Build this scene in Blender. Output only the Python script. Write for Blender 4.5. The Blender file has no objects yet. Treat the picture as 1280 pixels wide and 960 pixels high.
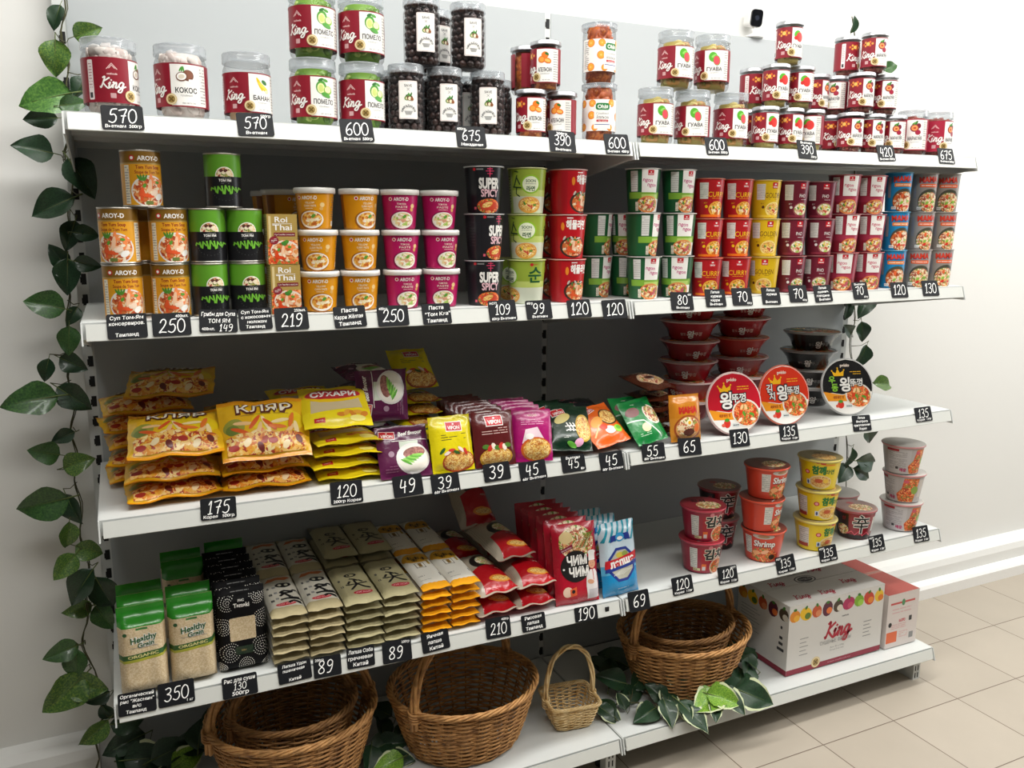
import bpy, bmesh, math, random
from mathutils import Vector, Matrix, noise
from mathutils.geometry import tessellate_polygon
R = math.radians
PI = math.pi
rnd = random.Random(7)
sc = bpy.context.scene
col = sc.collection

# ------------------------------------------------------------ camera
cam_d = bpy.data.cameras.new('camera')
cam = bpy.data.objects.new('camera', cam_d)
col.objects.link(cam)
_yaw, _pit, _rol = .4351, -.1766, .0021
_f = Vector((math.sin(_yaw)*math.cos(_pit), math.cos(_yaw)*math.cos(_pit), math.sin(_pit)))
_r = Vector((math.cos(_yaw), -math.sin(_yaw), 0)); _u = _r.cross(_f)
_r2 = _r*math.cos(_rol)+_u*math.sin(_rol); _u2 = -_r*math.sin(_rol)+_u*math.cos(_rol)
cam.matrix_world = Matrix(((_r2.x, _u2.x, -_f.x, .0734), (_r2.y, _u2.y, -_f.y, -2.2461), (_r2.z, _u2.z, -_f.z, 1.533), (0, 0, 0, 1)))
cam_d.sensor_width = 36; cam_d.lens = 1039.25/1280*36
cam_d.shift_x = 8.43/1280; cam_d.shift_y = -13.86/1280
cam_d.clip_start = .05
sc.camera = cam

# ------------------------------------------------------------ world, lamps, exposure
w = bpy.data.worlds.new('room_air'); sc.world = w; w.use_nodes = True
w.node_tree.nodes['Background'].inputs[0].default_value = (.93, .96, 1, 1)
w.node_tree.nodes['Background'].inputs[1].default_value = .035
def area(name, loc, sx, sy, power, rot=(0, 0, 0), colr=(1, .985, .96)):
    l = bpy.data.lights.new(name, 'AREA'); l.shape = 'RECTANGLE'; l.size = sx; l.size_y = sy
    l.energy = power; l.color = colr
    o = bpy.data.objects.new(name, l); o.location = loc; o.rotation_euler = rot
    col.objects.link(o); return o
area('ceiling_lamp', (1.3, -.80, 2.93), 3.4, .25, 40)
area('ceiling_lamp', (1.3, -1.9, 2.93), 3.4, .3, 34)
area('ceiling_lamp', (4.2, -1.3, 2.93), .6, 2.2, 42)
area('window_light', (6.3, -1.6, 1.6), 1.8, 1.6, 20, (0, R(90), 0), (.95, .98, 1))
sc.view_settings.view_transform = 'Standard'
sc.view_settings.look = 'None'
sc.view_settings.exposure = .56
sc.view_settings.gamma = 1
sc.view_settings.use_curve_mapping = False
sc.cycles.transparent_max_bounces = 24

# ------------------------------------------------------------ materials
def lin(h):
    h = h.lstrip('#'); o = []
    for i in (0, 2, 4):
        c = int(h[i:i+2], 16)/255
        o.append(c/12.92 if c <= .04045 else ((c+.055)/1.055)**2.4)
    return (*o, 1)
MATS = {}
def M(h, rough=.5, metal=0., coat=0., name=None, spec=.5, bump=0., bscale=60., trans=0.):
    key = (h, rough, metal, coat, bump, bscale, spec, trans)
    if key in MATS: return MATS[key]
    m = bpy.data.materials.new(name or 'paint_'+h.lstrip('#')); m.use_nodes = True
    b = m.node_tree.nodes['Principled BSDF']
    b.inputs['Base Color'].default_value = lin(h)
    b.inputs['Roughness'].default_value = rough
    b.inputs['Metallic'].default_value = metal
    b.inputs['Coat Weight'].default_value = coat
    b.inputs['Coat Roughness'].default_value = .12
    b.inputs['Specular IOR Level'].default_value = spec
    if bump:
        nt = m.node_tree; t = nt.nodes.new('ShaderNodeTexNoise'); t.inputs['Scale'].default_value = bscale
        t.inputs['Detail'].default_value = 3
        tc = nt.nodes.new('ShaderNodeTexCoord'); nt.links.new(tc.outputs['Object'], t.inputs['Vector'])
        bp = nt.nodes.new('ShaderNodeBump'); bp.inputs['Strength'].default_value = bump; bp.inputs['Distance'].default_value = .004
        nt.links.new(t.outputs['Fac'], bp.inputs['Height']); nt.links.new(bp.outputs['Normal'], b.inputs['Normal'])
    MATS[key] = m
    return m
def mottled(name, cols, scale=120., rough=.45, kind='voronoi', coat=0., stretch=(1, 1, 1), bump=0., dist=0.):
    """several flat colours in small patches (food photographs, dried fruit, veined leaves)"""
    key = ('mot', name)
    if key in MATS: return MATS[key]
    m = bpy.data.materials.new(name); m.use_nodes = True; nt = m.node_tree
    b = nt.nodes['Principled BSDF']; b.inputs['Roughness'].default_value = rough; b.inputs['Coat Weight'].default_value = coat
    tc = nt.nodes.new('ShaderNodeTexCoord'); mp = nt.nodes.new('ShaderNodeMapping'); mp.inputs['Scale'].default_value = stretch
    nt.links.new(tc.outputs['Object'], mp.inputs['Vector'])
    vec = mp.outputs['Vector']
    if dist:
        nz = nt.nodes.new('ShaderNodeTexNoise'); nz.inputs['Scale'].default_value = scale*.4
        nt.links.new(vec, nz.inputs['Vector'])
        mx = nt.nodes.new('ShaderNodeVectorMath'); mx.operation = 'MULTIPLY_ADD'
        mx.inputs[1].default_value = (dist,)*3
        nt.links.new(nz.outputs['Color'], mx.inputs[0]); nt.links.new(vec, mx.inputs[2]); vec = mx.outputs[0]
    ramp = nt.nodes.new('ShaderNodeValToRGB')
    if kind == 'voronoi':
        t = nt.nodes.new('ShaderNodeTexVoronoi'); t.inputs['Scale'].default_value = scale
        nt.links.new(vec, t.inputs['Vector'])
        sp = nt.nodes.new('ShaderNodeSeparateColor'); nt.links.new(t.outputs['Color'], sp.inputs[0])
        nt.links.new(sp.outputs[0], ramp.inputs[0]); hgt = t.outputs['Distance']
    else:
        t = nt.nodes.new('ShaderNodeTexNoise'); t.inputs['Scale'].default_value = scale; t.inputs['Detail'].default_value = 4
        nt.links.new(vec, t.inputs['Vector']); nt.links.new(t.outputs['Fac'], ramp.inputs[0]); hgt = t.outputs['Fac']
    ramp.color_ramp.interpolation = 'CONSTANT' if kind == 'voronoi' else 'LINEAR'
    e = ramp.color_ramp.elements
    n = len(cols)
    lo, hi = (0, 1) if kind == 'voronoi' else (.3, .7)
    e[0].position = lo; e[0].color = lin(cols[0])
    e[1].position = lo+(hi-lo)*(n-1)/(n if kind == 'voronoi' else n-1); e[1].color = lin(cols[-1])
    for i in range(1, n-1):
        x = e.new(lo+(hi-lo)*i/(n if kind == 'voronoi' else n-1)); x.color = lin(cols[i])
    nt.links.new(ramp.outputs[0], b.inputs['Base Color'])
    if bump:
        bp = nt.nodes.new('ShaderNodeBump'); bp.inputs['Strength'].default_value = bump; bp.inputs['Distance'].default_value = .003
        nt.links.new(hgt, bp.inputs['Height']); nt.links.new(bp.outputs['Normal'], b.inputs['Normal'])
    MATS[key] = m
    return m
def clear(name, tint='ffffff', amt=.94, rough=.08, body='505254', edge=.5):
    key = ('clr', name)
    if key in MATS: return MATS[key]
    m = bpy.data.materials.new(name); m.use_nodes = True; nt = m.node_tree; nt.nodes.clear()
    out = nt.nodes.new('ShaderNodeOutputMaterial'); tr = nt.nodes.new('ShaderNodeBsdfTransparent'); tr.inputs[0].default_value = lin(tint)
    b = nt.nodes.new('ShaderNodeBsdfPrincipled'); b.inputs['Base Color'].default_value = lin(body); b.inputs['Roughness'].default_value = rough
    lw = nt.nodes.new('ShaderNodeLayerWeight'); lw.inputs[0].default_value = .35
    mr = nt.nodes.new('ShaderNodeMapRange'); mr.inputs[3].default_value = 1-amt; mr.inputs[4].default_value = edge
    nt.links.new(lw.outputs['Facing'], mr.inputs[0])
    mx = nt.nodes.new('ShaderNodeMixShader'); nt.links.new(mr.outputs[0], mx.inputs[0]); nt.links.new(tr.outputs[0], mx.inputs[1]); nt.links.new(b.outputs[0], mx.inputs[2])
    nt.links.new(mx.outputs[0], out.inputs[0]); MATS[key] = m
    return m

# ------------------------------------------------------------ mesh builder
class MB:
    def __init__(s): s.v = []; s.f = []; s.fm = []; s.sm = []; s.mats = []; s.T = None
    def mi(s, m):
        if m not in s.mats: s.mats.append(m)
        return s.mats.index(m)
    def add(s, vs, fs, m, smooth=False):
        o = len(s.v); i = s.mi(m)
        s.v += [s.T @ Vector(p) for p in vs] if s.T is not None else [Vector(p) for p in vs]
        for f in fs: s.f.append([o+k for k in f]); s.fm.append(i); s.sm.append(smooth)
    def box(s, x0, y0, z0, x1, y1, z1, m):
        v = [(x0, y0, z0), (x1, y0, z0), (x1, y1, z0), (x0, y1, z0), (x0, y0, z1), (x1, y0, z1), (x1, y1, z1), (x0, y1, z1)]
        s.add(v, [(0, 3, 2, 1), (4, 5, 6, 7), (0, 1, 5, 4), (1, 2, 6, 5), (2, 3, 7, 6), (3, 0, 4, 7)], m)
    def prism(s, pts, m, a, b, axis='x'):
        """polygon pts (2d) extruded from a to b along the axis"""
        def q(p, t): return (t, p[0], p[1]) if axis == 'x' else ((p[0], t, p[1]) if axis == 'y' else (p[0], p[1], t))
        n = len(pts); v = [q(p, a) for p in pts]+[q(p, b) for p in pts]
        fs = [tuple(range(n)), tuple(range(2*n-1, n-1, -1))]+[(i, i+n, (i+1) % n+n, (i+1) % n) for i in range(n)]
        s.add(v, fs, m)
    def lathe(s, prof, m, seg=32, c=(0, 0), smooth=True, cap0=True, cap1=True, sx=1., sy=1.):
        """prof: list of (r, z) or (r, z, mat)"""
        v = []; n = len(prof)
        for p in prof:
            for k in range(seg):
                a = 2*PI*k/seg-PI/2
                v.append((c[0]+p[0]*math.cos(a)*sx, c[1]+p[0]*math.sin(a)*sy, p[1]))
        o = len(s.v)
        for i in range(n-1):
            mm = prof[i][2] if len(prof[i]) > 2 else m
            fs = [(i*seg+k, i*seg+(k+1) % seg, (i+1)*seg+(k+1) % seg, (i+1)*seg+k) for k in range(seg)]
            if i == 0: s.add(v, fs, mm, smooth)
            else:
                ii = s.mi(mm)
                for f in fs: s.f.append([o+k for k in f]); s.fm.append(ii); s.sm.append(smooth)
        ii = s.mi(m)
        if cap0: s.f.append([o+k for k in range(seg-1, -1, -1)]); s.fm.append(ii); s.sm.append(False)
        if cap1:
            ii = s.mi(prof[-1][2]) if len(prof[-1]) > 2 else ii
            s.f.append([o+(n-1)*seg+k for k in range(seg)]); s.fm.append(ii); s.sm.append(False)
    def tube(s, pts, r, m, seg=6, smooth=True, closed=False):
        pts = [Vector(p) for p in pts]; n = len(pts); rr = r if isinstance(r, (list, tuple)) else [r]*n
        v = []; up = Vector((0, 0, 1)); prev = None
        for i, p in enumerate(pts):
            if closed: t = pts[(i+1) % n]-pts[i-1]
            else: t = pts[min(i+1, n-1)]-pts[max(i-1, 0)]
            t = t.normalized() if t.length > 1e-9 else Vector((0, 0, 1))
            if prev is None:
                a = t.cross(up)
                if a.length < .1: a = t.cross(Vector((1, 0, 0)))
            else: a = prev-t*prev.dot(t)
            a.normalize(); b = t.cross(a); prev = a
            for k in range(seg):
                th = 2*PI*k/seg; v.append(p+(a*math.cos(th)+b*math.sin(th))*rr[i])
        fs = [(i*seg+k, i*seg+(k+1) % seg, ((i+1) % n)*seg+(k+1) % seg, ((i+1) % n)*seg+k) for i in range(n if closed else n-1) for k in range(seg)]
        if not closed: fs += [tuple(range(seg-1, -1, -1)), tuple((n-1)*seg+k for k in range(seg))]
        s.add(v, fs, m, smooth)
    def blob(s, c, r, m, seg=8, rings=5, sc3=(1, 1, 1), rot=None, jit=0., rn=rnd):
        v = [Vector((0, 0, -1))]
        for i in range(1, rings):
            ph = PI*i/rings-PI/2
            for k in range(seg):
                a = 2*PI*k/seg; v.append(Vector((math.cos(ph)*math.cos(a), math.cos(ph)*math.sin(a), math.sin(ph))))
        v.append(Vector((0, 0, 1)))
        out = []
        for p in v:
            q = Vector((p.x*sc3[0], p.y*sc3[1], p.z*sc3[2]))*r*(1+jit*rn.uniform(-1, 1))
            if rot is not None: q = rot @ q
            out.append(q+Vector(c))
        fs = [(0, 1+(k+1) % seg, 1+k) for k in range(seg)]
        for i in range(rings-2):
            for k in range(seg):
                a = 1+i*seg; b = a+seg; fs.append((a+k, a+(k+1) % seg, b+(k+1) % seg, b+k))
        e = len(v)-1; a = 1+(rings-2)*seg
        fs += [(e, a+k, a+(k+1) % seg) for k in range(seg)]
        s.add(out, fs, m, True)
    def mesh(s, name):
        me = bpy.data.meshes.new(name); me.from_pydata([tuple(p) for p in s.v], [], s.f)
        for m in s.mats: me.materials.append(m)
        me.polygons.foreach_set('material_index', s.fm); me.polygons.foreach_set('use_smooth', s.sm)
        me.update(); return me
    def build(s, name, parent=None, loc=None):
        o = bpy.data.objects.new(name, s.mesh(name)); col.objects.link(o)
        if parent is not None: o.parent = parent
        if loc is not None: o.location = loc
        return o

# ------------------------------------------------------------ objects, labels, copies
def tag(o, label=None, cat=None, group=None, kind=None):
    if label: o['label'] = label
    if cat: o['category'] = cat
    if group: o['group'] = group
    if kind: o['kind'] = kind
    return o
def empty(name, loc=(0, 0, 0), rz=0.):
    o = bpy.data.objects.new(name, None); o.empty_display_size = .05; o.location = loc; o.rotation_euler = (0, 0, rz); col.objects.link(o); return o
CH = {}
def kids(root, *ch): CH.setdefault(root.name, []).extend(ch)
def copy_tree(o, parent=None):
    c = o.copy(); col.objects.link(c)
    if parent is not None: c.parent = parent
    for ch in list(o.children): copy_tree(ch, c)
    return c
USED = set()
def place(proto, loc, rz=0., label=None, group=None, rot=None):
    """the first call moves the thing itself, later calls copy it with its parts"""
    if proto.name in USED: o = copy_tree(proto)
    else: o = proto; USED.add(proto.name)
    o.location = loc; o.rotation_euler = rot if rot is not None else (0, 0, rz)
    if label: o['label'] = label
    if group: o['group'] = group
    return o

# ------------------------------------------------------------ flat printed artwork, later wrapped on to a surface
_T = {}
def text_tris(s, bold=0.):
    """glyph outlines, each filled by itself (the font's own outlines overlap), in sets that do not touch one another"""
    k = (s, bold)
    if k in _T: return _T[k]
    cu = bpy.data.curves.new('t', 'FONT'); cu.body = s; cu.size = 1; cu.resolution_u = 2
    ob = bpy.data.objects.new('t', cu); col.objects.link(ob)
    c2 = ob.to_curve(bpy.context.evaluated_depsgraph_get()); cont = []
    for sp in c2.splines:
        P = []
        if sp.type == 'BEZIER':
            n = len(sp.bezier_points)
            for i in range(n):
                p, q = sp.bezier_points[i], sp.bezier_points[(i+1) % n]
                a, b, c, d = p.co, p.handle_right, q.handle_left, q.co
                flat = abs((b-a).cross(d-a).z)+abs((c-a).cross(d-a).z) < 1e-4*(d-a).length
                m = 1 if flat else 3
                for j in range(m):
                    t = j/m; u = 1-t; P.append((a*u**3+b*3*u*u*t+c*3*u*t*t+d*t**3).to_2d())
        else: P = [Vector(p.co[:2]) for p in sp.points]
        Q = [p for i, p in enumerate(P) if (p-P[i-1]).length > 1e-4]
        if len(Q) > 2: cont.append(Q)
    ob.to_curve_clear(); bpy.data.objects.remove(ob); bpy.data.curves.remove(cu)
    area = lambda P: sum(P[i-1].x*P[i].y-P[i].x*P[i-1].y for i in range(len(P)))/2
    def inside(p, P):
        r = False
        for i in range(len(P)):
            a, b = P[i-1], P[i]
            if (a.y > p.y) != (b.y > p.y) and p.x < (b.x-a.x)*(p.y-a.y)/(b.y-a.y)+a.x: r = not r
        return r
    def grow(P, e, sg):
        if not e: return P
        out = []
        for i in range(len(P)):
            a, b, c = P[i-1], P[i], P[(i+1) % len(P)]; d1, d2 = (b-a).normalized(), (c-b).normalized()
            n = (Vector((d1.y, -d1.x))+Vector((d2.y, -d2.x)))*sg; l = n.length
            out.append(b+n*(e/max(.8, l*l/2)) if l > .3 else b)
        return out
    A_ = [area(P) for P in cont]; holes = {}; outer = []
    for i, P in enumerate(cont):
        box = [j for j, Q in enumerate(cont) if j != i and abs(A_[j]) > abs(A_[i]) and A_[i]*A_[j] < 0 and all(inside(p, Q) for p in P)]
        if box: holes.setdefault(min(box, key=lambda j: abs(A_[j])), []).append(P)
        else: outer.append(i)
    sets = []; allp = []
    for i in outer:
        sg = 1 if A_[i] > 0 else -1
        loops = [grow(cont[i], bold, sg)]+[grow(h, bold, sg) for h in holes.get(i, [])]
        flat = [p for l in loops for p in l]
        tr = [[(flat[i].x, flat[i].y) for i in t] for t in tessellate_polygon([[Vector((p.x, p.y, 0)) for p in l] for l in loops])]
        tr = [t if (t[1][0]-t[0][0])*(t[2][1]-t[0][1])-(t[1][1]-t[0][1])*(t[2][0]-t[0][0]) > 0 else t[::-1] for t in tr]
        bb = (min(p.x for p in flat), min(p.y for p in flat), max(p.x for p in flat), max(p.y for p in flat)); allp += flat
        for S in sets:
            if not any(b[0] < bb[2] and b[2] > bb[0] and b[1] < bb[3] and b[3] > bb[1] for b in S[0]): S[0].append(bb); S[1].extend(tr); break
        else: sets.append(([bb], tr))
    xs = [p.x for p in allp] or [0]; ys = [p.y for p in allp] or [0]
    _T[k] = ([S[1] for S in sets], min(xs), max(xs), min(ys), max(ys)); return _T[k]
HAND = {  # handwritten digits, strokes in a box about .6 wide and 1 high
 '0': [[(.3, 1), (.1, .85), (.03, .5), (.12, .12), (.3, 0), (.5, .15), (.56, .5), (.48, .85), (.3, 1), (.2, .97)]],
 '1': [[(.12, .72), (.3, 1), (.26, .5), (.22, 0)], [(.08, 0), (.38, .03)]],
 '2': [[(.1, .75), (.2, .95), (.38, 1), (.5, .82), (.42, .55), (.22, .25), (.05, .02), (.25, .06), (.55, .03)]],
 '3': [[(.1, .92), (.35, 1), (.5, .85), (.42, .62), (.22, .53), (.45, .45), (.53, .25), (.4, .04), (.2, 0), (.04, .12)]],
 '4': [[(.2, 1), (.08, .45), (.3, .42), (.52, .47)], [(.47, .85), (.42, .4), (.4, 0)]],
 '5': [[(.56, 1), (.22, .95), (.15, .58), (.38, .62), (.52, .42), (.48, .15), (.28, 0), (.04, .1)]],
 '6': [[(.48, 1), (.22, .8), (.07, .45), (.1, .12), (.28, 0), (.48, .1), (.5, .35), (.35, .5), (.12, .35)]],
 '7': [[(.04, .9), (.25, .95), (.55, .98), (.38, .5), (.3, 0)], [(.2, .5), (.5, .52)]],
 '8': [[(.3, .52), (.1, .75), (.2, .97), (.4, 1), (.5, .8), (.32, .52), (.08, .28), (.12, .05), (.3, 0), (.5, .1), (.5, .32), (.3, .52)]],
 '9': [[(.5, .85), (.35, 1), (.14, .9), (.1, .65), (.28, .5), (.48, .65), (.52, .85), (.48, .4), (.3, .03), (.08, 0)]],
 'K': [[(.12, .95), (.3, 1.05), (.22, .5), (.1, 0), (.02, .1)], [(.7, .95), (.5, .8), (.22, .52), (.45, .2), (.75, -.05), (.9, .05)]],
 'i': [[(0, .35), (.12, .55), (.06, .1), (.2, .03), (.36, .3)], [(.16, .72), (.18, .76)]],
 'n': [[(0, .5), (.1, .55), (.04, 0)], [(.06, .3), (.28, .55), (.32, .3), (.28, .05), (.4, 0), (.54, .2)]],
 'g': [[(.45, .5), (.25, .58), (.06, .35), (.12, .08), (.32, .1), (.46, .5), (.42, -.1), (.3, -.4), (.05, -.35), (.2, -.1), (.7, .2)]],
}
ADV = {'K': .72, 'i': .34, 'n': .5, 'g': .6, '1': .45}
def catmull(p, n=4):
    if len(p) < 3: return p
    q = [p[0]]+list(p)+[p[-1]]; out = []
    for i in range(1, len(q)-2):
        for k in range(n):
            t = k/n; o = []
            for d in range(2):
                a, b, c, e = q[i-1][d], q[i][d], q[i+1][d], q[i+2][d]
                o.append(.5*(2*b+(c-a)*t+(2*a-5*b+4*c-e)*t*t+(3*b-a-3*c+e)*t**3))
            out.append(tuple(o))
    out.append(p[-1]); return out
class Art:
    def __init__(s): s.it = []; s.L = 0
    def _a(s, polys, m, up=True):
        if up: s.L += 1
        for p in polys: s.it.append((p, m, s.L))
    def rect(s, u0, v0, u1, v1, m): s._a([[(u0, v0), (u1, v0), (u1, v1), (u0, v1)]], m)
    def poly(s, pts, m):
        t = tessellate_polygon([[Vector((p[0], p[1], 0)) for p in pts]])
        s._a([[pts[i] for i in q] for q in t], m)
    def ell(s, cu, cv, ru, rv, m, n=18, rot=0.):
        c, d = math.cos(rot), math.sin(rot)
        pt = [(math.cos(2*PI*k/n)*ru, math.sin(2*PI*k/n)*rv) for k in range(n)]
        s._a([[(cu+x*c-y*d, cv+x*d+y*c) for x, y in pt]], m)
    def rrect(s, u0, v0, u1, v1, r, m):
        pt = []
        for cx, cy, a0 in ((u1-r, v0+r, -90), (u1-r, v1-r, 0), (u0+r, v1-r, 90), (u0+r, v0+r, 180)):
            for k in range(4): a = R(a0+30*k); pt.append((cx+r*math.cos(a), cy+r*math.sin(a)))
        s._a([pt], m)
    def text(s, t, cu, cv, h, m, width=None, bold=.0, shear=0., rot=0., align='c', up=True):
        """cap height h, centred on (cu, cv); width squeezes or stretches it"""
        tr, x0, x1, y0, y1 = text_tris(t, bold)
        sc_ = h/.72; W = max(x1-x0, 1e-3)*sc_; kx = sc_*(width/W if width else 1); W = (x1-x0)*kx
        ox = {'c': -W/2, 'l': 0, 'r': -W}[align]
        c, d = math.cos(rot), math.sin(rot)
        for g in tr:
            out = []
            for q in g:
                pl = []
                for x, y in q:
                    X_ = (x-x0)*kx+ox+shear*y*sc_; Y_ = (y-.36)*sc_
                    pl.append((cu+X_*c-Y_*d, cv+X_*d+Y_*c))
                out.append(pl)
            s._a(out, m, up)
    def stroke(s, pts, w_, m, up=True):
        """a pen line of even width, mitred at its bends"""
        n = len(pts); L_, R_ = [], []
        for i in range(n):
            x0, y0 = pts[max(i-1, 0)]; x1, y1 = pts[min(i+1, n-1)]; l = math.hypot(x1-x0, y1-y0) or 1e-9
            dx, dy = (x1-x0)/l, (y1-y0)/l; e = (-w_*.3 if i == 0 else (w_*.3 if i == n-1 else 0))
            px, py = pts[i][0]+dx*e, pts[i][1]+dy*e
            L_.append((px-dy*w_/2, py+dx*w_/2)); R_.append((px+dy*w_/2, py-dx*w_/2))
        out = []
        for i in range(n-1):
            out.append([L_[i], R_[i], R_[i+1]]); out.append([L_[i], R_[i+1], L_[i+1]])
        s._a([q for q in out if (q[1][0]-q[0][0])*(q[2][1]-q[0][1])-(q[1][1]-q[0][1])*(q[2][0]-q[0][0]) > 1e-13], m, up)
    def hand(s, t, cu, cv, h, m, wd=.09, shear=.12, gap=.1, rot=0., kx=1.):
        W = sum((ADV.get(ch, .6)+gap) if ch in HAND else .35 for ch in t)*h*kx; x = cu-W/2
        c, d = math.cos(rot), math.sin(rot)
        for ch in t:
            if ch in HAND:
                for st in HAND[ch]:
                    pp = catmull(st) if len(st) > 2 else st
                    pp = [(x+(px*kx+shear*py)*h, cv-h/2+py*h) for px, py in pp]
                    pp = [(cu+(a-cu)*c-(b-cv)*d, cv+(a-cu)*d+(b-cv)*c) for a, b in pp]
                    k = max(2, len(pp)//2+1)     # long strokes cross themselves: two pieces, one just above the other
                    for q in ([pp] if len(pp) < 12 else [pp[:k], pp[k-1:]]): s.stroke(q, wd*h, m)
                x += (ADV.get(ch, .6)+gap)*h*kx
            else: x += .35*h*kx
    def shifted(s, du, dv, k=1.):
        a = Art(); a.L = s.L; a.it = [([(x*k+du, y*k+dv) for x, y in p], m, l) for p, m, l in s.it]; return a
    def put(s, o):
        for p, m, l in o.it: s.it.append((p, m, s.L+l))
        s.L += o.L
def split(poly, A, B, C_):
    """split a convex polygon by the line A*u+B*v=C"""
    d = [A*p[0]+B*p[1]-C_ for p in poly]
    if min(d) >= -1e-9: return None, poly
    if max(d) <= 1e-9: return poly, None
    lo, hi = [], []
    n = len(poly)
    for i in range(n):
        p, q, a, b = poly[i], poly[(i+1) % n], d[i], d[(i+1) % n]
        if a <= 0: lo.append(p)
        if a >= 0: hi.append(p)
        if a*b < 0:
            t = a/(a-b); x = (p[0]+(q[0]-p[0])*t, p[1]+(q[1]-p[1])*t); lo.append(x); hi.append(x)
    return (lo if len(lo) > 2 else None), (hi if len(hi) > 2 else None)
def cuts(polys, A, B, vals):
    out = []
    for p in polys:
        d = [A*q[0]+B*q[1] for q in p]; lo, hi = min(d), max(d); cur = p
        for c in vals:
            if c <= lo+1e-9 or c >= hi-1e-9: continue
            a, b = split(cur, A, B, c)
            if a: out.append(a)
            cur = b
            if cur is None: break
        if cur: out.append(cur)
    return out
def clip(polys, A, B, lo, hi):
    out = []
    for p in polys:
        _, p = split(p, A, B, lo)
        if p: p, _ = split(p, A, B, hi)
        if p: out.append(p)
    return out
def layers(art):
    """each piece of print sits just above whatever it overlaps"""
    bb = {}
    for p, m, L in art.it:
        b = bb.get(L)
        xs = [q[0] for q in p]; ys = [q[1] for q in p]
        if b is None: bb[L] = [min(xs), min(ys), max(xs), max(ys)]
        else: b[0] = min(b[0], *xs); b[1] = min(b[1], *ys); b[2] = max(b[2], *xs); b[3] = max(b[3], *ys)
    out = {}
    for L in sorted(bb):
        b = bb[L]; k = 0
        for q, c in bb.items():
            if q < L and c[0] < b[2] and c[2] > b[0] and c[1] < b[3] and c[3] > b[1]: k = max(k, out[q])
        out[L] = k+1
    return out
def wrap_cyl(mb, art, rfun, seg=40, z0=0., lift=.0006, step=.00012, r0=None, amax=PI, a0=0.):
    """art u runs round the body (u=0 faces -y), v is height; rfun(v)=radius; r0=radius at which u is true length"""
    dth = 2*PI/seg; r0 = r0 or rfun(0); du = dth*r0
    ks = [k*du for k in range(-seg, seg+1)]
    groups = {}; LL_ = layers(art)
    for p, m, L in art.it: groups.setdefault((m, LL_[L]), []).append(p)
    for (m, L), ps in groups.items():
        ps = clip(ps, 1, 0, -amax*r0, amax*r0)
        V = []; F_ = []; D = {}
        for q in cuts(ps, 1, 0, ks):
            if len(q) < 3: continue
            fi = []
            for u, v in q:
                key = (round(u, 6), round(v, 6))
                if key not in D:
                    k = math.floor(u/du+1e-7); t = u/du-k; r = rfun(v)+lift+step*L
                    a, b = k*dth+a0, (k+1)*dth+a0; D[key] = len(V)
                    V.append(((math.sin(a)*(1-t)+math.sin(b)*t)*r, -(math.cos(a)*(1-t)+math.cos(b)*t)*r, z0+v))
                if D[key] not in fi: fi.append(D[key])
            if len(fi) > 2: F_.append(tuple(fi))
        mb.add(V, F_, m, True)
def wrap_grid(mb, art, fun, u0, u1, v0, v1, nu, nv, lift=.0003, step=.00012, smooth=True):
    """art on a free surface fun(s,t)->(point); s,t in 0..1 across u0..u1, v0..v1"""
    P = [[Vector(fun(i/nu, j/nv)) for j in range(nv+1)] for i in range(nu+1)]
    N = [[None]*(nv+1) for _ in range(nu+1)]
    for i in range(nu+1):
        for j in range(nv+1):
            a = P[min(i+1, nu)][j]-P[max(i-1, 0)][j]; b = P[i][min(j+1, nv)]-P[i][max(j-1, 0)]
            n = a.cross(b); N[i][j] = n.normalized() if n.length > 1e-12 else Vector((0, 0, 1))
    du, dv = (u1-u0)/nu, (v1-v0)/nv
    groups = {}; LL_ = layers(art)
    for p, m, L in art.it: groups.setdefault((m, LL_[L]), []).append([((x-u0)/du, (y-v0)/dv) for x, y in p])
    for (m, L), ps in groups.items():
        ps = clip(clip(ps, 1, 0, 0, nu), 0, 1, 0, nv)
        ps = cuts(ps, 1, 0, range(1, nu)); ps = cuts(ps, 0, 1, range(1, nv)); ps = cuts(ps, 1, -1, range(-nv, nu+1))
        V = []; F_ = []; D = {}; d = lift+step*L
        for q in ps:
            cx = sum(x for x, y in q)/len(q); cy = sum(y for x, y in q)/len(q)
            i = min(max(int(cx), 0), nu-1); j = min(max(int(cy), 0), nv-1); lower = (cx-i) > (cy-j)
            fi = []
            for x, y in q:
                key = (round(x, 4), round(y, 4))
                if key in D:
                    if D[key] not in fi: fi.append(D[key])
                    continue
                D[key] = len(V); fi.append(len(V))
                s_, t_ = x-i, y-j
                if lower: w_ = ((1-s_, i, j), (s_-t_, i+1, j), (t_, i+1, j+1))
                else: w_ = ((1-t_, i, j), (t_-s_, i, j+1), (s_, i+1, j+1))
                V.append(sum((c*(P[a][b]+N[a][b]*d) for c, a, b in w_), Vector()))
            if len(fi) > 2: F_.append(tuple(fi))
        mb.add(V, F_, m, smooth)

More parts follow.
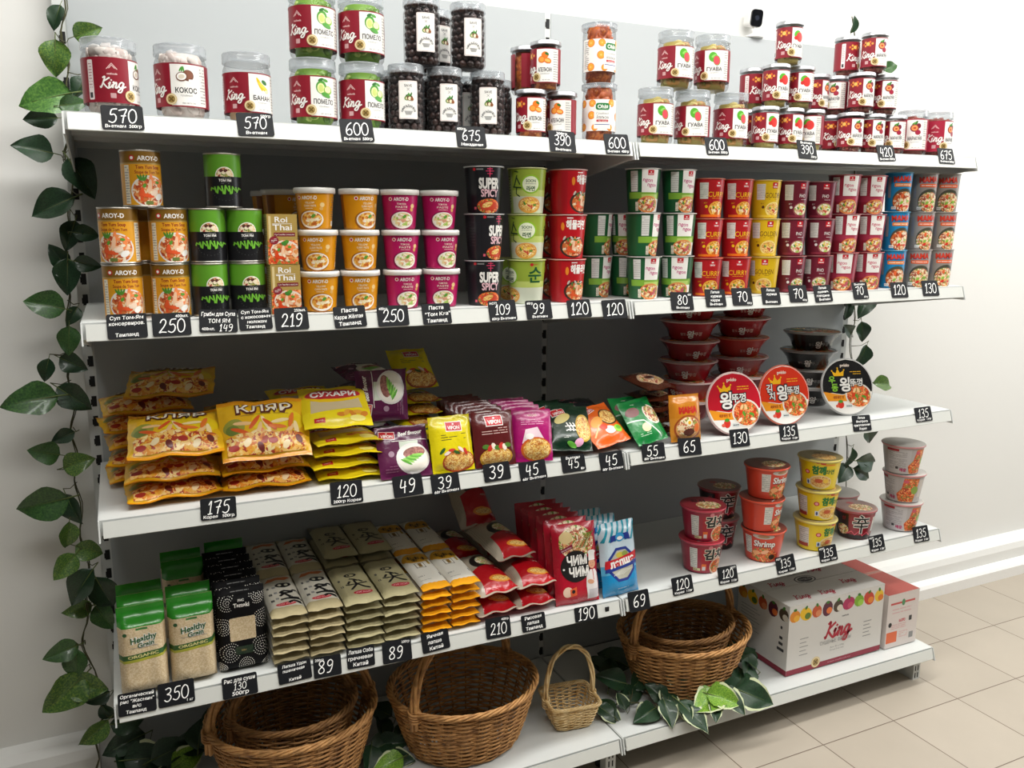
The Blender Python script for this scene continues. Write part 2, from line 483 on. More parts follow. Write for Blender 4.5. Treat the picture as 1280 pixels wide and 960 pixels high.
# ============================================================ THE SETTING
WALL = M('e8e8e4', .75, name='painted_plaster', bump=.08, bscale=25)
def struct(name, mb):
    o = mb.build(name); o['kind'] = 'structure'; return o
mb = MB(); mb.box(-2.5, .05, 0, 6.5, .15, 3.0, WALL); struct('wall_back', mb)
mb = MB()
for xa, xb, zt in ((-2.5, -.06, .2), (2.56, 6.5, .155)):
    mb.prism([(.0501, 0), (-.008, 0), (-.008, zt-.045), (.0, zt-.02), (.02, zt-.004), (.0501, zt+.006)], WALL, xa, xb)
struct('trim_1', mb)
mb = MB(); wp = M('f1f0ec', .45, name='white_skirting')
for xa, xb in ((-2.5, -.06), (2.56, 6.5)):
    mb.prism([(-.0082, .0), (-.044, .0), (-.044, .044), (-.036, .056), (-.0082, .066)], wp, xa, xb)
struct('baseboard_back', mb)
mb = MB(); mb.box(-2.5, -5.5, 3.0, 6.5, .15, 3.1, M('f2f2ee', .9, name='ceiling_paint')); struct('ceiling', mb)

def tile_mat():
    m = bpy.data.materials.new('beige_floor_tiles'); m.use_nodes = True; nt = m.node_tree; b = nt.nodes['Principled BSDF']
    tc = nt.nodes.new('ShaderNodeTexCoord'); mp = nt.nodes.new('ShaderNodeMapping'); mp.inputs['Location'].default_value = (-2.481+.295*20, .602+.288*30, 0)
    br = nt.nodes.new('ShaderNodeTexBrick'); br.offset = 0; br.squash = 1
    br.inputs['Scale'].default_value = 1; br.inputs['Brick Width'].default_value = .295; br.inputs['Row Height'].default_value = .288
    br.inputs['Mortar Size'].default_value = .0017; br.inputs['Mortar Smooth'].default_value = .2; br.inputs['Bias'].default_value = -.2
    br.inputs['Color1'].default_value = lin('b5ab9c'); br.inputs['Color2'].default_value = lin('b0a697'); br.inputs['Mortar'].default_value = lin('6a5a4c')
    nz = nt.nodes.new('ShaderNodeTexNoise'); nz.inputs['Scale'].default_value = 6; nz.inputs['Detail'].default_value = 5
    mx = nt.nodes.new('ShaderNodeMixRGB'); mx.blend_type = 'MULTIPLY'; mx.inputs[0].default_value = .12
    nt.links.new(tc.outputs['Object'], mp.inputs[0]); nt.links.new(mp.outputs[0], br.inputs['Vector']); nt.links.new(tc.outputs['Object'], nz.inputs['Vector'])
    nt.links.new(br.outputs['Color'], mx.inputs[1]); nt.links.new(nz.outputs['Fac'], mx.inputs[2]); nt.links.new(mx.outputs[0], b.inputs['Base Color'])
    b.inputs['Roughness'].default_value = .38
    bp = nt.nodes.new('ShaderNodeBump'); bp.inputs['Strength'].default_value = .5; bp.inputs['Distance'].default_value = .002; bp.invert = True
    nt.links.new(br.outputs['Fac'], bp.inputs['Height']); nt.links.new(bp.outputs[0], b.inputs['Normal'])
    return m
mb = MB(); mb.box(-2.5, -5.5, -.1, 6.5, .15, 0, tile_mat()); struct('floor', mb)

# ============================================================ THE SHELVING
W = 1.25; D = .4635; DB = .4835
ZN = [(1.7378, 1.7333, 1.7405), (1.3448, 1.3417, 1.3447), (.9468, .945, .9448), (.5425, .5345, .5394), (.1275, .130, .1215)]
def sz(i, x):
    a, b, c = ZN[i]
    return a+(b-a)*x/W if x < W else b+(c-b)*(x-W)/W
STEEL = M('cccfcc', .42, name='powder_coated_steel')
PANEL = M('aeb3b4', .5, name='grey_white_back_panel')
RAIL = M('d3d5cf', .32, name='white_price_rail', coat=.3)
SLOT = M('0b0b0b', .7, name='slot_shadow_black')
rack = tag(empty('display_rack', (W, 0, 0)), 'white metal wall rack frame with slotted uprights and grey back panels holding the shelves', 'rack')
for k in range(3):
    x = k*W-W; mb = MB()
    mb.box(x-.017, .0005, .0, x+.017, .045, 2.133, STEEL)
    for j in range(42):
        z = .06+.05*j-.0211
        mb.box(x-.0055, -.0006, z, x+.0055, .0006, z+.026, SLOT)
        mb.box(x-.0078, -.0005, z+.004, x-.0055, .0006, z+.018, SLOT)
    mb.build('upright', rack)
    mb = MB(); fx = x+(0.03, -.017, -.04)[k]
    mb.box(fx-.016, -.46, .0, fx+.016, -.43, .082, STEEL)
    mb.box(fx-.0015 if k < 2 else fx-.016, -.43, .0, fx+.0015 if k < 2 else fx-.013, .0, .082, STEEL)
    for j in range(3):
        for s in (-1, 1): mb.box(fx+s*.006-.002, -.4606, .006+j*.026, fx+s*.006+.002, -.46, .024+j*.026, SLOT)
    mb.tube([(fx, -.40, .0), (fx, -.40, .02)], .012, M('22221f', .6), 10)
    mb.build('foot', rack)
for k in range(2):
    x0, x1 = (k-1)*W+.0095, k*W-.0095
    mb = MB(); z = 2.131; n = 0
    while z > .14:
        z2 = max(z-.4, .13); mb.box(x0, -.0012, z2+.0012, x1, -.0002, z, PANEL); z = z2; n += 1
    mb.box(x0, .0222, .13, x1, .024, 2.13, M('8d9190', .6))
    mb.build('back_panel', rack)
mb = MB(); mb.box(-W+.02, .012, .0, W-.02, .018, .128, PANEL); mb.build('plinth_panel', rack)

SHELFN = ['top', 'second', 'third', 'fourth', 'bottom']
for i in range(5):
    d = DB if i == 4 else D
    for k in range(2):
        x0, x1 = k*W, (k+1)*W
        za, zb = ZN[i][k], ZN[i][k+1]
        lab = f"{'left' if k == 0 else 'right'} white metal shelf board of the {SHELFN[i]} tier, with price rail along its front"
        sh = tag(empty('rack_shelf', ((x0+x1)/2, 0, (za+zb)/2)), lab, 'shelf', 'shelf boards of the rack')
        T = Matrix.Identity(4); T[2][0] = (zb-za)/W
        def nmb():
            m = MB(); m.T = T; return m
        h = W/2
        mb = nmb()
        mb.box(-h+.005, -d, -.004, h-.005, -.0035, 0, STEEL)
        mb.box(-h+.005, -d, -.033, h-.005, -d+.003, -.004, STEEL)
        mb.box(-h+.005, -d+.003, -.033, h-.005, -d+.02, -.031, STEEL)
        mb.box(-h+.005, -.008, -.03, h-.005, -.0035, -.004, STEEL)
        for yy in (-.10, -.22, -.33):
            mb.prism([(yy-.02, -.004), (yy-.014, -.022), (yy+.014, -.022), (yy+.02, -.004)], STEEL, -h+.008, h-.008)
        mb.build('deck', sh)
        mb = nmb()
        mb.prism([(-d-.0030, -.0030), (-d-.0120, -.0335), (-d-.0002, -.0335), (-d-.0002, -.0348), (-d-.0135, -.0348), (-d-.0137, -.0338), (-d-.0046, -.0026)], RAIL, -h+.011, h-.011)
        if i == 3 and k == 0: mb.box(.575-.006, -d-.0105, -.026, .575+.006, -d-.0085, -.010, SLOT)
        mb.build('price_rail', sh)
        for s in (-1, 1):
            mb = nmb(); xx = s*(h-.004)
            poly = [(-.0035, -.001), (-d-.003, -.001), (-d-.0155, -.043), (-d+.03, -.043), (-.0035, -.105 if i < 4 else -.043)]
            mb.prism(poly, STEEL, xx-.0016, xx+.0016)
            mb.build('bracket', sh)

# small camera on the top edge of the back panel
c0 = tag(empty('security_camera', (2.015, .012, 2.1335)), 'small black faced camera on white stand on top edge of back panel', 'camera')
mb = MB(); wpl = M('ecebe8', .35)
mb.lathe([(.030, 0), (.030, .006), (.012, .012), (.005, .016), (.005, .034), (.008, .038)], wpl, 20)
mb.build('stand', c0)
mb = MB()
def rr(w_, h_, r, n=4):
    pt = []
    for cx, cy, a0 in ((w_/2-r, -h_/2+r, -90), (w_/2-r, h_/2-r, 0), (-w_/2+r, h_/2-r, 90), (-w_/2+r, -h_/2+r, 180)):
        for q in range(n): a = R(a0+90*q/(n-1)); pt.append((cx+r*math.cos(a), cy+r*math.sin(a)))
    return pt
T = Matrix.Translation((0, 0, .062)) @ Matrix.Rotation(R(8), 4, 'X'); mb.T = T
mb.prism(rr(.050, .056, .012), wpl, -.008, .022, 'y'); mb.prism(rr(.046, .052, .011), M('0d0e12', .15, coat=.6), -.0125, -.008, 'y')
cb = mb.build('camera_body', c0)
mb = MB(); mb.T = T; mb.prism(rr(.016, .016, .0079), M('2b2f3b', .1, coat=1), -.0135, -.0125, 'y'); mb.build('lens', cb)

# ============================================================ PRINTED COLOURS
WH = M('f2f0ea', .35, name='print_white'); CR = M('ece4d0', .4); BK = M('17171a', .35); DGR = M('3b3b3d', .45); MGR = M('8b8b8a', .5)
REDL = M('8a1a2a', .35, name='label_dark_red'); GOLD = M('b79a5a', .35, metal=.3); GLD2 = M('6f5523', .4)
RED = M('c2202c', .32); ORG = M('e8791f', .35); YEL = M('f2c419', .35); LEM = M('f0dc2a', .35); GRN = M('3d9a3a', .4); DKG = M('14502c', .35); LIM = M('8fc43c', .35)
PNK = M('e07a86', .4); MAG = M('b8195f', .35); BLU = M('1f8fc9', .32); NAVY = M('263a8c', .35); BRN = M('6b3a1f', .45); PRP = M('5a1d3c', .35)
F_TOM = mottled('prawn_soup_print', ['c8602f', 'dd9050', 'e8c9a0', 'a84424', 'ecdcc0', 'cc7038'], 190, .35, dist=.02)
F_CUR = mottled('curry_print', ['d78a2a', 'f0c060', 'b95f22', 'f2e2b8', 'e0a040'], 200, .35, dist=.02)
F_CRM = mottled('coconut_soup_print', ['e9dfb8', 'f3efdd', '9fbf5a', 'd9a080', 'e8d49a'], 200, .35, dist=.02)
F_NOO = mottled('noodle_print', ['e8b85a', 'f4dc96', 'd08a3a', 'f0cc7a', 'b86a2a'], 260, .35, stretch=(1, 1, 2.2), dist=.03)
F_BEF = mottled('beef_noodle_print', ['c87a5a', 'f0d9b0', '7a9a3a', 'a8483a', 'e8b070', 'f2e6c8'], 210, .35, dist=.02)
F_RED = mottled('spicy_noodle_print', ['d9552a', 'f08040', 'b8321c', 'f3b070', 'e06a30', '6a8a3a'], 230, .35, dist=.02)
F_GRE = mottled('herb_print', ['3f8f3a', '9fcf5a', 'e9f0d0', '2f6a2c'], 220, .4)
F_FRI = mottled('batter_print', ['e09030', 'eec070', 'd0702a', 'f3dca0', 'a83c28', 'e0a838', 'eccb80', 'e8b458'], 150, .3, dist=.03)
F_NUT = mottled('nut_print', ['8a4a24', 'd8b480', '5f3218', 'e8d8b0', '6f9a3a'], 230, .4)

def fruit(a, k, u, v, s):
    """a small fruit picture, s is about its half width"""
    lf = M('4f9a3a', .4); dk = M('2f6f2c', .4)
    if k == 'coconut':
        a.ell(u+.3*s, v+.1*s, .62*s, .6*s, M('6d3f2c', .5)); a.ell(u+.3*s, v+.16*s, .5*s, .45*s, M('84503a', .5)); a.ell(u-.35*s, v-.05*s, .62*s, .5*s, BRN, rot=.2); a.ell(u-.37*s, v-.03*s, .5*s, .4*s, WH, rot=.2); a.ell(u-.37*s, v-.05*s, .32*s, .22*s, M('d8cdb8', .5), rot=.2)
        for q in (-.5, -.2, .1): a.ell(u+q*s*.5-.2*s, v+.75*s, .08*s, .3*s, lf, rot=q)
        a.rrect(u+.35*s, v-.65*s, u+.85*s, v-.3*s, .05*s, M('f4f1ea', .4))
    elif k == 'banana':
        a.ell(u+.4*s, v+.35*s, .42*s, .25*s, dk, rot=-.5)
        for q in range(3): a.ell(u-.25*s+q*.22*s, v+.1*s-q*.12*s, .2*s, .85*s, (YEL, M('e8b818', .4), M('f5d040', .4))[q], rot=.45+q*.28)
        a.ell(u+.7*s, v-.7*s, .28*s, .2*s, M('f3e8b8', .4))
    elif k == 'pomelo':
        a.ell(u-.25*s, v+.1*s, .65*s, .75*s, lf); a.ell(u-.3*s, v, .45*s, .58*s, M('e6e8a8', .4)); a.ell(u-.3*s, v, .3*s, .42*s, M('c9d67a', .4)); a.ell(u+.55*s, v-.2*s, .55*s, .5*s, M('7fb845', .4)); a.ell(u+.55*s, v-.12*s, .42*s, .36*s, M('f0dcae', .4)); a.ell(u+.3*s, v-.75*s, .6*s, .25*s, lf, rot=-.3)
        a.ell(u-.3*s, v+.95*s, .35*s, .16*s, dk, rot=.4); a.ell(u+.25*s, v+.9*s, .35*s, .16*s, lf, rot=-.3)
    elif k == 'macadamia':
        a.ell(u-.3*s, v-.15*s, .45*s, .42*s, M('5e8a34', .4)); a.ell(u-.3*s, v-.18*s, .26*s, .25*s, M('d8cfa0', .4)); a.ell(u+.3*s, v-.1*s, .55*s, .5*s, BRN); a.ell(u+.25*s, v-.2*s, .3*s, .34*s, M('efe2c0', .4)); a.ell(u+.7*s, v-.3*s, .3*s, .3*s, M('8a5228', .4))
        a.ell(u+.15*s, v+.5*s, .14*s, .4*s, lf, rot=.5); a.ell(u+.5*s, v+.55*s, .14*s, .42*s, dk, rot=-.4); a.ell(u-.2*s, v+.4*s, .3*s, .13*s, dk, rot=.3)
    elif k == 'orange':
        a.ell(u+.05*s, v+.45*s, .5*s, .45*s, ORG); a.ell(u+.3*s, v+.6*s, .3*s, .16*s, dk, rot=-.5); a.ell(u-.4*s, v-.15*s, .5*s, .46*s, M('e2701c', .4)); a.ell(u-.4*s, v-.15*s, .36*s, .33*s, M('f2a040', .4)); a.ell(u+.4*s, v-.3*s, .55*s, .36*s, ORG, rot=-.3); a.ell(u+.4*s, v-.3*s, .4*s, .2*s, M('f6b860', .4), rot=-.3)
    elif k == 'guava':
        a.ell(u-.2*s, v+.25*s, .65*s, .75*s, M('58b030', .35), rot=.3); a.ell(u-.1*s, v+.4*s, .4*s, .2*s, M('8fd060', .35), rot=.5); a.ell(u+.35*s, v-.25*s, .55*s, .75*s, M('5aa83a', .35), rot=.2); a.ell(u+.32*s, v-.25*s, .47*s, .66*s, M('e0505a', .35), rot=.2)
    elif k == 'strawguava':
        a.ell(u-.2*s, v+.2*s, .6*s, .65*s, M('58b030', .35)); a.ell(u+.2*s, v-.15*s, .65*s, .75*s, M('d83a36', .35), rot=.2); a.ell(u-.5*s, v-.3*s, .3*s, .3*s, M('c8322c', .35))
    elif k == 'passion':
        a.ell(u+.45*s, v+.35*s, .35*s, .4*s, M('7a2438', .35)); a.ell(u-.1*s, v+.05*s, .62*s, .58*s, M('8a2036', .35)); a.ell(u-.1*s, v+.05*s, .46*s, .42*s, M('ef9a5a', .35)); a.ell(u+.4*s, v-.6*s, .42*s, .38*s, M('a02840', .35)); a.ell(u-.1*s, v+.05*s, .2*s, .15*s, M('b8402c', .35))
        a.ell(u+.1*s, v+.8*s, .15*s, .35*s, dk, rot=-.4); a.ell(u-.2*s, v+.75*s, .35*s, .12*s, lf, rot=.5)
def lines(a, u0, u1, v0, v1, n, m, th=.3, jag=.25):
    """small illegible print as thin broken rules"""
    dv = (v1-v0)/n
    P = []
    for i in range(n):
        v = v1-(i+.5)*dv; x = u0
        while x < u1-.001:
            e = min(u1, x+rnd.uniform(.15, .45)*(u1-u0))
            if rnd.random() > .12: P.append([(x, v-dv*th/2), (e, v-dv*th/2), (e, v+dv*th/2), (x, v+dv*th/2)])
            x = e+(u1-u0)*.04
    a._a(P, m)
def seal(a, u, v, r):
    a.ell(u, v, r, r, M('d9c28a', .35)); a.ell(u, v, r*.85, r*.85, M('efe0b8', .35)); a.ell(u, v, r*.7, r*.7, GOLD)
    for q in range(4):
        t = q*PI/2+PI/4; a.ell(u+.3*r*math.cos(t), v+.3*r*math.sin(t), r*.3, r*.14, GLD2, n=8, rot=t)
def peak(a, u, v, s, m):
    for q in (0, 1): k = 1-q*.45; a.stroke([(u-s*k, v-s*.35*k), (u, v+s*k*.8), (u+s*k, v-s*.35*k)], s*.16, m)

# ============================================================ JARS
CLEAR = clear('clear_jar_plastic'); LIDC = clear('clear_lid_plastic', 'f0f3f5', .74, .15, 'b4b9bc', .7); SILV = M('b9bcc0', .3, metal=.75, name='silver_lid')
def chunks(r, z0, z1, n, mats, size, kind='chunk'):
    """pieces packed just inside the jar wall around a core of the same stuff"""
    mb = MB(); mb.lathe([(r*.78, z0), (r*.80, (z0+z1)/2), (r*.72, z1)], mats[0], 20)
    for i in range(n):
        a = rnd.uniform(0, 2*PI); z = rnd.uniform(z0+size*.5, z1-size*.4); q = r-size*.55
        if rnd.random() < .12: q *= rnd.random(); z = z1-size*.3
        c = (q*math.cos(a), q*math.sin(a), z); rot = Matrix.Rotation(a, 3, 'Z') @ Matrix.Rotation(rnd.uniform(-1, 1), 3, 'X')
        if kind == 'ball': mb.blob(c, size*.5, rnd.choice(mats), 8, 6, jit=.03)
        elif kind == 'slice': mb.blob(c, size*.62, rnd.choice(mats), 10, 4, (.32, 1, 1), rot @ Matrix.Rotation(rnd.uniform(-.4, .4), 3, 'Y'), .05)
        elif kind == 'flat': mb.blob(c, size*.75, rnd.choice(mats), 8, 4, (.25, 1.2, .7), rot, .15)
        else: mb.blob(c, size*.6, rnd.choice(mats), 7, 5, (.5, 1, .62), rot, .16)
    return mb
def balls(r, z0, z1, mats, size):
    mb = MB(); mb.lathe([(r*.7, z0), (r*.7, z1-size*.3)], mats[0], 16)
    z = z0+size*.5; row = 0
    while z < z1:
        q = r-size*.5-.0005; n = int(2*PI*q/size)
        for k in range(n):
            a = 2*PI*(k+.5*(row % 2)+rnd.uniform(-.08, .08))/n
            mb.blob((q*math.cos(a), q*math.sin(a), z+rnd.uniform(-.001, .001)), size*.5, rnd.choice(mats), 9, 7)
        if z > z1-size*1.3:
            for k in range(5): a = k*1.3; mb.blob((q*.5*math.cos(a), q*.5*math.sin(a), z), size*.5, mats[0], 8, 6)
        z += size*.86; row += 1
    return mb
def king_art(name, fk, r, v0, v1, style='big', red=REDL):
    """wrap-round jar label: red panel with script lettering, white panel with the fruit and its name"""
    a = Art(); H = v1-v0; C_ = 2*PI*r; w1 = C_*.20; w2 = C_*.175; m = (v0+v1)/2
    a.rect(-C_*.46, v0, C_*.46, v1, red)
    a.rect(0, v0+H*.03, w2, v1-H*.03, WH)
    a.rect(w2, v0+H*.03, w2+.016, v1-H*.03, M('e4e0d8', .4)); lines(a, w2+.002, w2+.015, v0+H*.08, v1-H*.08, 12, MGR)
    a.rrect(-w1-.014, v0+H*.06, -w1-.003, v1-H*.06, .002, M('e9dedb', .4)); lines(a, -w1-.012, -w1-.005, v0+H*.3, v1-H*.12, 9, M('b07a80', .4))
    a.rrect(-w1-.012, v0+H*.1, -w1-.006, v0+H*.22, .0005, DGR)
    c = -w1*.5
    if style == 'big':
        peak(a, c, v1-H*.22, H*.11, M('e9c8c4', .4)); a.text('nutfoods' if 0 else 'seafoods', c, v1-H*.36, H*.045, M('e9c8c4', .4), bold=.02)
    else:
        for q in range(6): t = q*1.05; a.ell(c+H*.13*math.cos(t)*1.3, v1-H*.2+H*.07*math.sin(t), H*.04, H*.04, (M('e8a040', .4), M('d86a2a', .4))[q % 2], n=9)
        a.ell(c+.001, v1-H*.2, H*.065, H*.065, M('f0c060', .4), n=10)
    a.hand('King', c-.001, m-H*.06, H*.23, WH, .14, .2, .02, kx=1.0)
    a.rrect(c-H*.06, v0+H*.1, c+H*.06, v0+H*.21, .0008, M('c9a0a0', .4))
    fruit(a, fk, w2*.5, v1-H*.3, H*.215)
    if name: a.text(name, w2*.52, m-H*.12, H*.115, DGR, width=min(w2*.84, len(name)*H*.1), bold=.03)
    a.text('сушёный', w2*.52, m-H*.235, H*.045, MGR)
    a.text('вес нетто 500 г', w2*.62, v0+H*.09, H*.035, DGR, width=w2*.5)
    seal(a, 0, v0+H*.17, H*.13)
    return a
def jar(label, r, h, art, cont, lid='clear', kind='fruit_jar', neck=.004, lidh=.02, stuff=True):
    j = tag(empty(kind), label, 'jar'); mb = MB()
    zs = h-lidh
    mb.lathe([(r*.55, .0005), (r-.006, .001), (r-.0015, .006), (r, .012), (r, zs-.014), (r-neck, zs-.003), (r-neck, zs)], CLEAR, 40, cap0=True, cap1=False)
    mb.build('jar_body', j)
    o = cont.build('contents', j)
    if stuff: o['kind'] = 'stuff'
    if art is not None:
        mb = MB(); wrap_cyl(mb, art, lambda v: r, 40, lift=.0007); mb.build('label_sleeve', j)
    mb = MB(); q = r-neck+.0035
    if lid == 'clear':
        mb.lathe([(q+.0006, zs-.001), (q+.001, zs+.003), (q, zs+.0035), (q+.0008, zs+.007), (q, zs+.0075), (q+.0008, zs+.011), (q, zs+.0115), (q+.0006, h-.003), (q-.001, h-.0005), (q-.005, h-.0004), (q-.006, h-.002), (.0005, h-.002)], LIDC, 40, cap0=False, cap1=False)
    else:
        mb.lathe([(q, zs), (q+.0012, zs+.0012), (q+.0004, zs+.0025), (q+.0008, h-.003), (q-.0012, h-.0005), (q-.004, h-.0004), (q-.005, h-.0015), (.0005, h-.0015)], SILV if lid == 'silver' else LIDC, 40, cap0=True, cap1=False)
    mb.build('lid', j); return j
cocm = mottled('dried_coconut', ['e8d6cc', 'f0e4dc', 'd9c2b6'], 60, .6, 'noise')
P_coc = jar('x', .0495, .141, king_art('КОКОС', 'coconut', .0495, .021, .103), chunks(.0475, .002, .124, 90, [cocm, M('efe4da', .6), M('e2cfc6', .6)], .02, 'flat'))
P_ban = jar('x', .0475, .137, king_art('БАНАН', 'banana', .0475, .018, .096), chunks(.0455, .002, .09, 60, [M('d8b48a', .6), M('b8884e', .6)], .018, 'slice'))
P_pom = jar('x', .0485, .137, king_art('ПОМЕЛО', 'pomelo', .0485, .017, .100), chunks(.0465, .002, .116, 120, [M('79a33a', .4), M('9dbf55', .4), M('b9d070', .4), M('5f8a2c', .4)], .02, 'chunk'))
a = Art(); a.rrect(-.0215, .024, .0215, .106, .003, M('3a1d18', .5)); a.rrect(-.0207, .0248, .0207, .1052, .0025, WH); a.rrect(-.0195, .026, .0195, .104, .002, M('b0584e', .5)); a.rrect(-.019, .0265, .019, .1035, .002, WH)
a.text('SAVE', 0, .095, .0055, DGR, bold=.01); a.stroke([(-.003, .084), (.003, .090)], .0005, DGR); a.stroke([(.003, .084), (-.003, .090)], .0005, DGR)
fruit(a, 'macadamia', 0, .070, .0115)
for q in range(9):
    t = PI*(q+.5)/9; a.text('МАКАДАМИЯ'[q], -.0135*math.cos(t), .040+.0125*math.sin(t), .0045, DGR, bold=.02, rot=(PI/2-t)*-1 if 0 else t*0+(q-4)*-.3)
for q in range(5): a.rect(-.009+q*.0008, .041-q*.0017-.0006, .009-q*.0008, .041-q*.0017+.0005, MGR)
cho = [M('33201b', .35), M('3d2721', .35), M('2a1a16', .35)]
P_mac = jar('x', .0405, .143, a, balls(.0388, .002, .128, cho, .0165), kind='nut_jar', lidh=.019)
orc = [mottled('dried_orange', ['b8501c', 'd87a30', '9a3e18', 'e09040'], 60, .4, 'noise'), M('c4602a', .4), M('a84a20', .4)]
P_or = jar('x', .035, .111, king_art('АПЕЛЬСИН', 'orange', .035, .014, .092, 'small'), chunks(.0335, .002, .098, 40, orc, .024, 'slice'), 'silver', lidh=.011, neck=.002)
a = Art(); C_ = 2*PI*.0405; a.rect(-C_*.3, .025, C_*.3, .099, WH)
for q, (u, v, s) in enumerate([(-.052, .09, .012), (-.052, .035, .012), (-.025, .09, .011), (.025, .091, .012), (.05, .06, .013), (-.027, .062, .012), (.02, .033, .010), (-.018, .033, .010), (.052, .033, .01)]):
    a.ell(u, v, s*.8, s*.8, ORG); a.ell(u, v, s*.65, s*.65, M('f6a83c', .35)); a.ell(u, v, s*.2, s*.2, M('f8c870', .35))
a.rect(-.02, .03, .022, .086, WH); a.rrect(-.016, .074, .018, .090, .005, M('1f7a38', .35)); a.text('Ohlя', .001, .082, .009, WH, bold=.03)
a.text('Сушёный', .001, .066, .005, MGR); a.text('Апельсин', .001, .057, .008, DGR, width=.03); a.rrect(-.014, .046, .015, .051, .001, RED); a.text('без сахара', .001, .0485, .003, WH); a.rect(-.018, .039, .02, .0405, NAVY); lines(a, -.071, -.057, .03, .095, 14, MGR)
P_ohl = jar('x', .0405, .138, a, chunks(.039, .002, .126, 60, orc, .026, 'flat'), 'clear', lidh=.012, neck=.001)
guc = [M('a8954a', .45), M('c4b468', .45), M('8f8a3c', .45), M('b98a4a', .45)]
P_gua = jar('x', .0450, .140, king_art('ГУАВА', 'guava', .045, .022, .100), chunks(.0432, .002, .112, 70, guc, .021, 'flat'))
P_sgu = jar('x', .0345, .111, king_art('ГУАВА', 'strawguava', .0345, .016, .094, 'small'), chunks(.033, .002, .09, 60, guc, .018, 'flat'), 'silver', lidh=.011, neck=.002)
pas = [M('7a3428', .5), M('96483a', .5), M('8a5a48', .5)]
P_pas = jar('x', .0345, .111, king_art('МАРАКУЙЯ', 'passion', .0345, .016, .094, 'small'), chunks(.033, .002, .09, 50, pas, .018, 'flat'), 'silver', lidh=.011, neck=.002)
P_tal = jar('x', .0425, .131, king_art('МАРАКУЙЯ', 'passion', .0425, .014, .104, 'big', M('a3243c', .35)), chunks(.041, .002, .108, 60, pas, .02, 'flat'))

def put(P, i, x, y, lev, rz, label, group=None):
    # rz: how far the label's middle is turned to the right of the aisle's left end, in degrees
    return place(P, (x, y, sz(i, x)+lev+.0006), R(rz)-math.atan2(x-.07, 2.25+y), label, group)
g = 'fruit jars on the top shelf'
put(P_coc, 0, .089, -.395, 0, 40, 'clear jar of coconut, red label side forward, leftmost on top shelf', g)
put(P_coc, 0, .218, -.395, 0, -23, 'clear jar of coconut with coconut picture facing forward', g)
put(P_ban, 0, .345, -.395, 0, 4, 'clear jar with red label and banana picture', g)
g2 = 'jars of green pomelo chunks'
for x, lv, rz, t in ((.481, 0, -6, 'bottom left of the four'), (.587, 0, 8, 'bottom right of the four'), (.4845, .138, -2, 'top left of the four'), (.5895, .138, -4, 'top right of the four')):
    put(P_pom, 0, x, -.395, lv, rz, 'jar of green pomelo chunks with red label, '+t, g2)
g3 = 'jars of chocolate macadamias'
for x, y, lv, rz, t in ((.687, -.4, 0, 6, 'left in the front row of three'), (.778, -.4, 0, 15, 'middle in the front row of three'), (.884, -.4, 0, 3, 'right in the front row, behind the 675 tag'), (.725, -.4, .144, 14, 'upper left of the two on top'), (.836, -.4, .144, 18, 'upper right of the two on top'), (.860, -.305, 0, 30, 'in the back row between the front ones'), (.946, -.305, 0, 120, 'behind the right one, beside the orange jars'), (.79, -.305, .144, 35, 'upper row at the back, half hidden')):
    put(P_mac, 0, x, y, lv, rz, 'jar of dark round chocolate nuts, '+t, g3)
for x, t in ((.690, 'leftmost'), (.774, 'second')): put(P_mac, 0, x, -.305, 0, 40, f'jar of dark round chocolate nuts, {t} in the hidden back row', g3)
g4 = 'small orange slice jars'
for x, y, lv, rz, t in ((.995, -.405, 0, -13, 'bottom left of the pile'), (1.078, -.405, 0, -50, 'bottom right, behind the 390 tag'), (1.033, -.405, .112, -35, 'on top in front'), (1.018, -.327, .112, 150, 'on top at the back, slices showing'), (1.113, -.327, 0, 60, 'bottom row at the back')):
    put(P_or, 0, x, y, lv, rz, 'silver lidded jar of dried orange slices, '+t, g4)
put(P_or, 0, 1.037, -.327, 0, 60, 'silver lidded jar of dried orange slices, hidden under the back upper one', g4)
put(P_ohl, 0, 1.186, -.40, 0, 12, 'clear jar of orange peel with orange patterned label, lower of two', 'tall orange peel jars')
put(P_ohl, 0, 1.183, -.40, .139, 45, 'clear jar of orange peel with orange patterned label, upper of two', 'tall orange peel jars')
g5 = 'large guava jars'
for x, lv, rz, t in ((1.354, 0, -6, 'left of the bottom three'), (1.47, 0, -20, 'middle of the bottom three'), (1.596, 0, 8, 'right of the bottom three'), (1.41, .141, 0, 'left of the upper two'), (1.527, .141, -24, 'right of the upper two')):
    put(P_gua, 0, x, -.4, lv, rz, 'large clear lidded guava jar, '+t, g5)
g6 = 'small guava jars'
for x, y, lv, rz, t in ((1.703, -.415, 0, 5, 'leftmost of the bottom row'), (1.791, -.415, 0, 12, 'second of the bottom row'), (1.867, -.415, 0, -40, 'third of the bottom row'), (1.703, -.34, 0, 30, 'bottom row at the back left'), (1.737, -.41, .112, 5, 'middle row left'), (1.824, -.41, .112, -8, 'middle row right'), (1.722, -.335, .112, 60, 'middle row at the back left'), (1.775, -.41, .224, 12, 'alone at the peak of the pile')):
    put(P_sgu, 0, x, y, lv, rz, 'small silver lidded guava jar, '+t, g6)
g7 = 'small passion fruit jars'
for x, y, lv, rz, t in ((2.018, -.415, 0, 6, 'left front of the bottom row'), (2.103, -.415, 0, 5, 'middle front of the bottom row'), (2.188, -.415, 0, -12, 'right front of the bottom row'), (2.012, -.34, 0, 44, 'bottom row back left'), (2.055, -.41, .112, 8, 'middle row front left'), (2.148, -.41, .112, -10, 'middle row front right'), (2.034, -.335, .112, -40, 'middle row second from left'), (1.957, -.335, .112, 30, 'middle row leftmost'), (2.095, -.41, .224, 5, 'top of the pile in front'), (2.069, -.335, .224, 70, 'top of the pile at the back')):
    put(P_pas, 0, x, y, lv, rz, 'small silver lidded passion fruit jar, '+t, g7)
